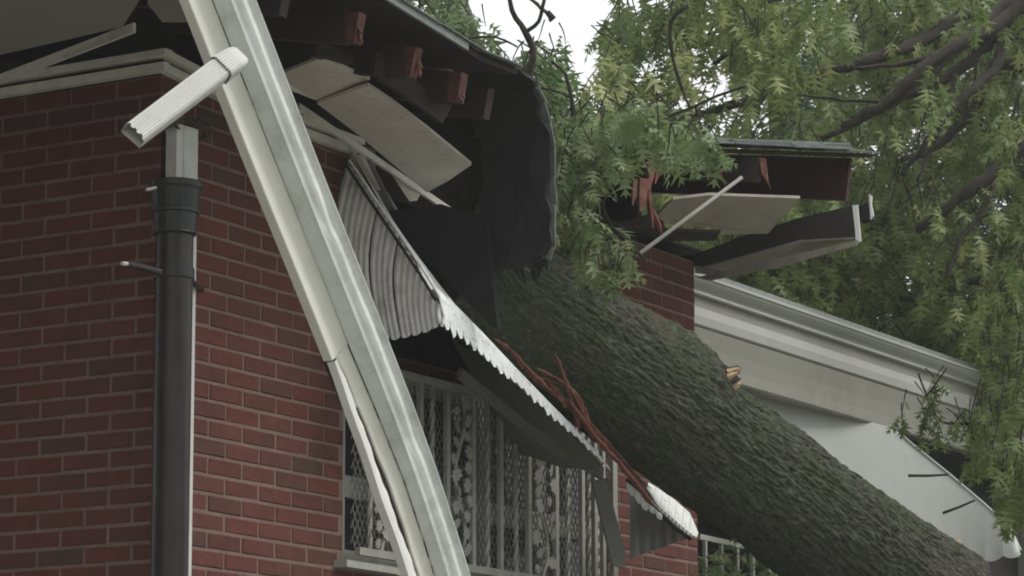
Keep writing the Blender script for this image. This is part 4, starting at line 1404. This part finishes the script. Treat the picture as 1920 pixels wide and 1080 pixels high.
# ---- leafy crown of the fallen tree over the broken roof
L, T = Leaves(), []
reg_front = [(1000, 230), (1060, 205), (1150, 190), (1250, 190), (1330, 225), (1352, 262), (1335, 292), (1230, 272), (1190, 300), (1172, 370), (1150, 430), (1190, 465), (1210, 505), (1160, 515), (1105, 495), (1075, 440), (1040, 380), (1030, 300)]
n = 0
while n < 115:
    x, y = rng.uniform(990, 1360), rng.uniform(180, 525)
    if not inpoly(x, y, reg_front): continue
    if x > 1150 and y > 268: continue
    if x > 1130 and 300 < y < 430: continue
    t = 12.9 + rng.uniform(0, 1.0)
    sprig(L, T, DEP(x, y - 22, t), R_ * rng.normal(0, .6) + DOWN * .5 + D_ * rng.normal(0, .5), rng.uniform(.08, .2), 7, .105, .7)
    n += 1
for (x, y) in ((1045, 330), (1040, 375), (1042, 402), (1100, 470), (1130, 480), (1160, 490), (1190, 470), (1120, 495), (1170, 500), (1145, 505), (1090, 480)):
    sprig(L, T, DEP(x, y - 20, 12.8), DOWN + R_ * rng.normal(0, .3), .1, 6, .085, .9, .6)
back_up = [(700, -40), (1075, -40), (1060, 60), (1030, 130), (1060, 250), (1040, 260), (1000, 250), (985, 190), (960, 140), (900, 120), (860, 100), (790, 40), (720, 0)]
n = 0
while n < 84:
    x, y = rng.uniform(690, 1080), rng.uniform(-60, 280)
    if not inpoly(x, y, back_up): continue
    dens = .05
    if x < 900 and y < 40: dens = .9
    if 830 < x < 890 and 30 < y < 110: dens = .12
    if 770 < x < 850 and y < 90: dens = .75
    if 900 < x < 1010 and 90 < y < 250: dens = .95
    if 1000 < x < 1060 and 40 < y < 160: dens = .8
    if 1000 < x and y > 190: dens = .8
    if 850 < x and y < 80: dens = .02
    if 850 < x < 900 and y < 120: dens = .03
    if x > 1040 and y < 200: dens = .05
    if rng.random() > dens: continue
    t = 13.6 + rng.uniform(0, 1.6)
    sprig(L, T, DEP(x, y - 18, t), R_ * rng.normal(0, .7) + DOWN * .5, rng.uniform(.1, .22), 6, .115, .7)
    n += 1
for (x, y) in ((1020, 55), (1035, 80), (1048, 60), (1015, 95), (1040, 110), (1025, 130), (1050, 135), (905, 150), (930, 160), (955, 175), (975, 195), (920, 140), (945, 150), (985, 215), (1000, 230), (990, 180),
               (780, 15), (800, 40), (825, 60), (835, 85), (815, 25), (850, 20), (880, 10), (905, 25), (765, 5)):
    sprig(L, T, DEP(x + rng.normal(0, 6), y - 18, 14.2 + rng.uniform(0, .8)), DOWN + R_ * rng.normal(0, .5), rng.uniform(.08, .16), 6, .12, .8, .7)
for pts, r0, r1 in (
    ([(905, 300), (960, 190), (1000, 110), (985, 60), (960, 20), (950, -40)], .022, .008),
    ([(985, 60), (1010, 40), (1020, 0), (1028, -30)], .01, .006),
    ([(1085, 330), (1078, 250), (1072, 190), (1060, 140), (1035, 115)], .014, .006),
    ([(840, 90), (880, 72), (930, 70), (970, 88)], .006, .004),
    ([(1065, 300), (1062, 330), (1052, 370)], .006, .003),
    ([(1290, 10), (1258, 40), (1262, 110), (1280, 170), (1295, 205)], .012, .005),
    ([(1240, 222), (1290, 205), (1345, 180), (1400, 160)], .008, .006),
    ([(1120, 300), (1090, 290), (1040, 270), (1005, 262)], .012, .005),
    ([(1010, 165), (1040, 170), (1075, 185)], .005, .004),
    ([(790, -20), (786, 20), (788, 60)], .008, .005),
    ([(1150, 300), (1130, 380), (1150, 430), (1185, 460), (1208, 488)], .012, .006)):
    limb([DEP(x, y, 13.4) for x, y in pts], r0, r1, "branch", ft, sub=3, n=6)
# the main crown limbs going on behind the roof
limb([TS0 + tdir * .1, DEP(930, 420, 14.0), DEP(930, 250, 14.6), DEP(860, 30, 15.4), DEP(800, -200, 15.8)], .15, .03, "branch", ft, sub=4, n=10)
limb([DEP(930, 250, 14.6), DEP(1000, 250, 14.6), DEP(1120, 260, 14.0), DEP(1300, 215, 13.6)], .05, .012, "branch", ft, sub=4, n=8)
twigs(T, "twigs", m_limb, ft)
L.build("foliage", m_leaf_f, ft, singles=290)

# ---- standing oak behind and to the right
oak = thing("oak_tree", DEP(2330, 1500, 21.0) * (1, 1, 0) + (0, 0, ZBOT), "large standing oak with drooping yellow green leaves filling the upper right", "tree")
ob = np.array(oak.location)
limb([ob, ob + (0, 0, 3.2), DEP(2250, 120, 21), DEP(2230, -300, 21)], .42, .2, "trunk", oak, n=14, sub=5)
limbs = [
    ([DEP(2250, 120, 21), DEP(1990, -30, 18.6), DEP(1880, 40, 18.2), DEP(1750, 110, 17.9), DEP(1660, 190, 17.8), DEP(1580, 240, 17.8)], 0.053, 0.021),
    ([DEP(2250, 60, 21), DEP(1960, 0, 18.8), DEP(1860, 70, 18.4), DEP(1790, 140, 18.2), DEP(1700, 180, 18.1), DEP(1600, 225, 18.0)], 0.056, 0.021),
    ([DEP(2200, 200, 21), DEP(1960, 240, 18.6), DEP(1880, 310, 18.3), DEP(1800, 370, 18.2), DEP(1720, 430, 18.2)], 0.062, 0.025),
    ([DEP(2230, -100, 21), DEP(1900, -20, 20), DEP(1800, 30, 19.6), DEP(1720, 80, 19.3), DEP(1640, 110, 19.0), DEP(1500, 150, 18.6), DEP(1380, 195, 18.3), DEP(1300, 215, 18.2)], 0.050, 0.021),
    ([DEP(2230, -250, 21), DEP(1700, -60, 19.5), DEP(1450, -10, 18.8), DEP(1400, 60, 18.5), DEP(1340, 120, 18.4)], 0.043, 0.014),
    ([DEP(2200, 260, 21), DEP(1900, 120, 19.0), DEP(1830, 200, 18.8), DEP(1760, 270, 18.6), DEP(1690, 300, 18.4)], 0.043, 0.017),
    ([DEP(2200, 420, 21), DEP(1950, 480, 19.4), DEP(1800, 540, 19.2), DEP(1690, 560, 19.0)], 0.043, 0.017),
    ([DEP(1750, 110, 18.4), DEP(1745, 180, 18.3), DEP(1730, 230, 18.2), DEP(1718, 280, 18.1)], 0.009, 0.006),
    ([DEP(1830, 110, 18.4), DEP(1826, 160, 18.3), DEP(1808, 200, 18.2), DEP(1796, 240, 18.1)], 0.009, 0.005),
    ([DEP(1660, 190, 18.2), DEP(1560, 185, 18), DEP(1480, 175, 17.9)], 0.012, 0.006),
    ([DEP(1500, 150, 18.6), DEP(1440, 180, 18.4), DEP(1370, 240, 18.2)], 0.012, 0.006),
    ([DEP(1300, -40, 17.6), DEP(1262, 0, 17.4), DEP(1262, 70, 17.3), DEP(1275, 130, 17.2)], 0.007, 0.004),
    ([DEP(960, -40, 16.2), DEP(1000, 2, 16.1), DEP(1032, 28, 16.0)], 0.010, 0.008),
    ([DEP(2230, -60, 20), DEP(1930, -10, 18.5), DEP(1830, 60, 18.1), DEP(1730, 150, 17.9), DEP(1640, 215, 17.8), DEP(1540, 262, 17.8)], .045, .015),
    ([DEP(2230, 120, 20), DEP(1930, 60, 18.6), DEP(1860, 130, 18.2), DEP(1800, 190, 18.0), DEP(1740, 260, 17.9), DEP(1690, 330, 17.9)], .04, .014),
    ([DEP(1860, 70, 18.4), DEP(1780, 95, 18.1), DEP(1690, 120, 18), DEP(1600, 128, 17.9)], .022, .01),
    ([DEP(1790, 140, 18.1), DEP(1770, 215, 18), DEP(1745, 280, 18), DEP(1720, 340, 17.9)], .018, .008),
    ([DEP(1880, 310, 18.3), DEP(1850, 380, 18.2), DEP(1800, 450, 18.1), DEP(1775, 520, 18)], .022, .01),
    ([DEP(1450, -10, 18.6), DEP(1470, 60, 18.3), DEP(1440, 130, 18.1)], .016, .008),
    ([DEP(1400, 60, 18.4), DEP(1440, 20, 18.4), DEP(1490, -30, 18.4)], .014, .012)]
for pts, a, b in limbs:
    limb(pts, a, b, "limb", oak, jit=.12, sub=5)
MB().tube([DEP(1026, 22, 16), DEP(1036, 34, 16), DEP(1030, 40, 16)], [.014, .02, .008], 7).build("broken_twig_end", m_limb, oak)
L, T = Leaves(), []
def oak_density(x, y):
    if y < 260 and x < 1085: return 0
    if x < 1120 and y < 90: return .02
    if x < 1135 and y < 130: return .15
    if x < 1110 and y < 230: return .12
    d = 1.0
    if x < 1420 and y < 260: d = .62
    if 1060 < x < 1130 and y < 110: d = .25 + .5 * (x > 1085)
    if 1330 < x < 1420 and 190 < y < 250: d = .12
    if 1290 < x < 1420 and 20 < y < 110: d = .35
    if 1440 < x < 1600 and 60 < y < 160: d = .7
    if 1560 < x < 1640 and 120 < y < 230: d = .3
    if 1580 < x < 1800 and 150 < y < 320: d *= .6
    if 1500 < x < 1660 and y < 60: d = .6
    if x > 1880 and 300 < y < 350: d = .3
    return d
n = 0
while n < 1900:
    x, y = rng.uniform(1050, 2250), rng.uniform(-330, 700)
    if x > 1960 and rng.random() < .55: continue
    if y < -40 and rng.random() < .6: continue
    if y > 560 and x < 1250: continue
    if rng.random() > oak_density(x, y): continue
    t = rng.uniform(16.9, 20.5) if y < 330 else rng.uniform(18.2, 21.0)
    if x > 1560 and y < 360: t = rng.uniform(18.7, 21.8) if rng.random() < .94 else rng.uniform(17, 18)
    if x < 1330 and y < 280: t = rng.uniform(16.6, 18.5)
    hd = R_ * rng.normal(-.2, .6) + D_ * rng.normal(0, .5) + DOWN * .6
    for k in range(3):
        p = DEP(x + rng.normal(0, 15), y - 25 + rng.normal(0, 17), t + rng.normal(0, .12))
        sprig(L, T, p, hd + rng.normal(0, .25, 3), rng.uniform(.18, .42), 12, .126, .9, .62)
        n += 1
# curtain hanging in front at the right edge
n = 0
while n < 230:
    x, y = rng.uniform(1830, 2120), rng.uniform(300, 925)
    edge = float(np.interp(y, [300, 560, 640, 760, 840, 960], [1960, 1850, 1840, 1832, 1862, 1905]))
    if x < edge: continue
    p = DEP(x, y - 25, rng.uniform(15.8, 17.0))
    sprig(L, T, p, R_ * rng.normal(-.2, .4) + DOWN, rng.uniform(.18, .4), 12, .105, .85, .7)
    n += 1
for (x, y) in ((1735, 705), (1750, 725), (1770, 700), (1760, 745), (1715, 730), (1790, 760), (1810, 780), (1830, 770), (1745, 790), (1765, 800), (1700, 745), (1720, 760), (1745, 770), (1775, 780), (1800, 790), (1690, 770), (1820, 760)):
    sprig(L, T, DEP(x, y - 15, 16.5), R_ * rng.normal(0, .5) + DOWN * .4, .15, 6, .085, .6)
limb([DEP(1840, 792, 16.5), DEP(1780, 794, 16.5), DEP(1755, 780, 16.5), DEP(1735, 735, 16.5), DEP(1722, 700, 16.5)], .008, .005, "twig", oak, sub=3, n=5)
limb([DEP(1735, 745, 16.5), DEP(1760, 712, 16.5), DEP(1775, 690, 16.5)], .006, .004, "twig", oak, sub=3, n=5)
twigs(T, "twigs", m_limb, oak, 3)
L.build("foliage", m_leaf, oak, singles=290)

# ---- deeper green tree further back, filling behind the eaves
bt = thing("background_tree", DEP(1500, 1300, 27.0) * (1, 1, 0) + (0, 0, ZBOT), "deep green tree farther back seen below the oak's leaves", "tree")
bb = np.array(bt.location)
limb([bb, bb + (0, 0, 3.5), DEP(1480, 300, 27), DEP(1450, 100, 27)], .3, .1, "trunk", bt, n=10)
for (x, y) in ((1250, 350), (1650, 330), (1800, 520), (1300, 520), (1700, 600), (1950, 450), (1550, 420)):
    limb([bb + (0, 0, 3.2 + rng.uniform(0, .8)), lerp(bb + (0, 0, 4), DEP(x, y, 25.5), .6), DEP(x, y, 25)], .1, .03, "limb", bt)
L, T = Leaves(), []
n = 0
while n < 1500:
    x, y = rng.uniform(1050, 2300), rng.uniform(-60, 900)
    if y < 300 and rng.random() < (.85 if x < 1450 else .25): continue
    if y < 190 and x < 1420: continue
    p = DEP(x, y - 25, rng.uniform(23, 28))
    sprig(L, T, p, R_ * rng.normal(0, .7) + D_ * rng.normal(0, .5) + DOWN * .3, rng.uniform(.3, .6), 13, .16, .5, .9)
    n += 1
twigs(T, "twigs", m_limb, bt, 3)
L.build("foliage", m_leaf_d, bt, singles=0)

# ---- shrub low down behind the porch railing
sb = thing("shrub", DEP(1430, 1350, 16.2) * (1, 1, 0) + (0, 0, ZBOT), "bright green shrub peeking out under the trunk at the bottom", "shrub")
b0 = np.array(sb.location)
L, T = Leaves(), []
for k in range(7):
    x = 1320 + 40 * k
    limb([b0, lerp(b0, DEP(x, 1150, 16), .6) + rng.normal(0, .05, 3), DEP(x, 1085, 16)], .03, .01, "stem", sb)
for k in range(260):
    x, y = rng.uniform(1290, 1640), rng.uniform(1010, 1300)
    if y < 1042 and x > 1370: y += 35
    sprig(L, T, DEP(x, y, rng.uniform(15.6, 16.8)), rng.normal(0, 1, 3) + (0, 0, .6), .14, 8, .08, .2)
twigs(T, "twigs", m_limb, sb, 3)
L.build("foliage", m_leaf_f, sb)

# ------------------------------------------------------------------ unseen house and trees added to cut low sky light
nh = thing("side_shade_house", (-8.2, 5.5, ZBOT), "unseen brick house added to darken the side wall", "house")
MB().box((-12.5, 0.5, ZBOT), (-4.2, 10.5, 3.4)).build("wall", m_brick, nh)
MB().plate([(-12.9, 0.1, 3.41), (-3.8, 0.1, 3.41), (-3.8, 5.5, 5.6), (-12.9, 5.5, 5.6)], (0, 0, 1), .1).plate([(-12.9, 5.52, 5.6), (-3.8, 5.52, 5.6), (-3.8, 10.9, 3.41), (-12.9, 10.9, 3.41)], (0, 0, 1), .1).build("roof", m_shingle, nh)
for y in (2.0, 5.0, 8.0):
    for z in (-2.2, .6):
        w_ = MB().box((-4.199, y, z), (-4.15, y + 1.0, z + 1.4)).build("window", m_sash, nh)
        MB().box((-4.149, y + .08, z + .08), (-4.14, y + .92, z + 1.32)).build("pane", m_glass, w_)
L = Leaves()
for k in range(5200):
    a = rng.uniform(math.radians(175), math.radians(345))
    r = rng.uniform(17, 23)
    hmax = 6.5 + 2.2 * math.sin(a * 5) + 1.2 * math.sin(a * 13)
    z = ZBOT + hmax * rng.random() ** .8
    L.add(np.array((r * math.cos(a) - 3, r * math.sin(a) - 4, z)), rng.normal(0, 1, 3), rng.normal(0, 1, 3), rng.uniform(.7, 1.3))
p, d, y, z, sz = L.frames()
lv = LV[None] * sz[:, None, None]
V = p[:, None] + d[:, None] * lv[..., :1] + y[:, None] * lv[..., 1:2] + z[:, None] * lv[..., 2:3]
put("sky_block_trees", raw_mesh("sky_block_trees", V.reshape(-1, 3), (LF[None] + (np.arange(len(p)) * len(LV))[:, None, None]).reshape(-1, 3)), m_leaf_d, None, kind="stuff")
bpy.data.objects["sky_block_trees"]["label"] = "unseen belt of trees added to cut the low sky light"

# ------------------------------------------------------------------ thin haze added to lift the dark tones
hz = MB().box((-128, -128, -4.8), (128, 128, 15)).build("haze", None)
hm = bpy.data.materials.new("dark_lift_haze")
hm.use_nodes = True
hn = hm.node_tree
hn.nodes.remove(hn.nodes["Principled BSDF"])
pv = hn.nodes.new("ShaderNodeVolumePrincipled")
pv.inputs["Color"].default_value = (.93, .95, .95, 1)
pv.inputs["Density"].default_value = 0.0016
hn.links.new(pv.outputs[0], hn.nodes["Material Output"].inputs["Volume"])
hz.data.materials.append(hm)
hz["kind"] = "stuff"
hz["label"] = "thin haze added around the houses to lift the dark tones"
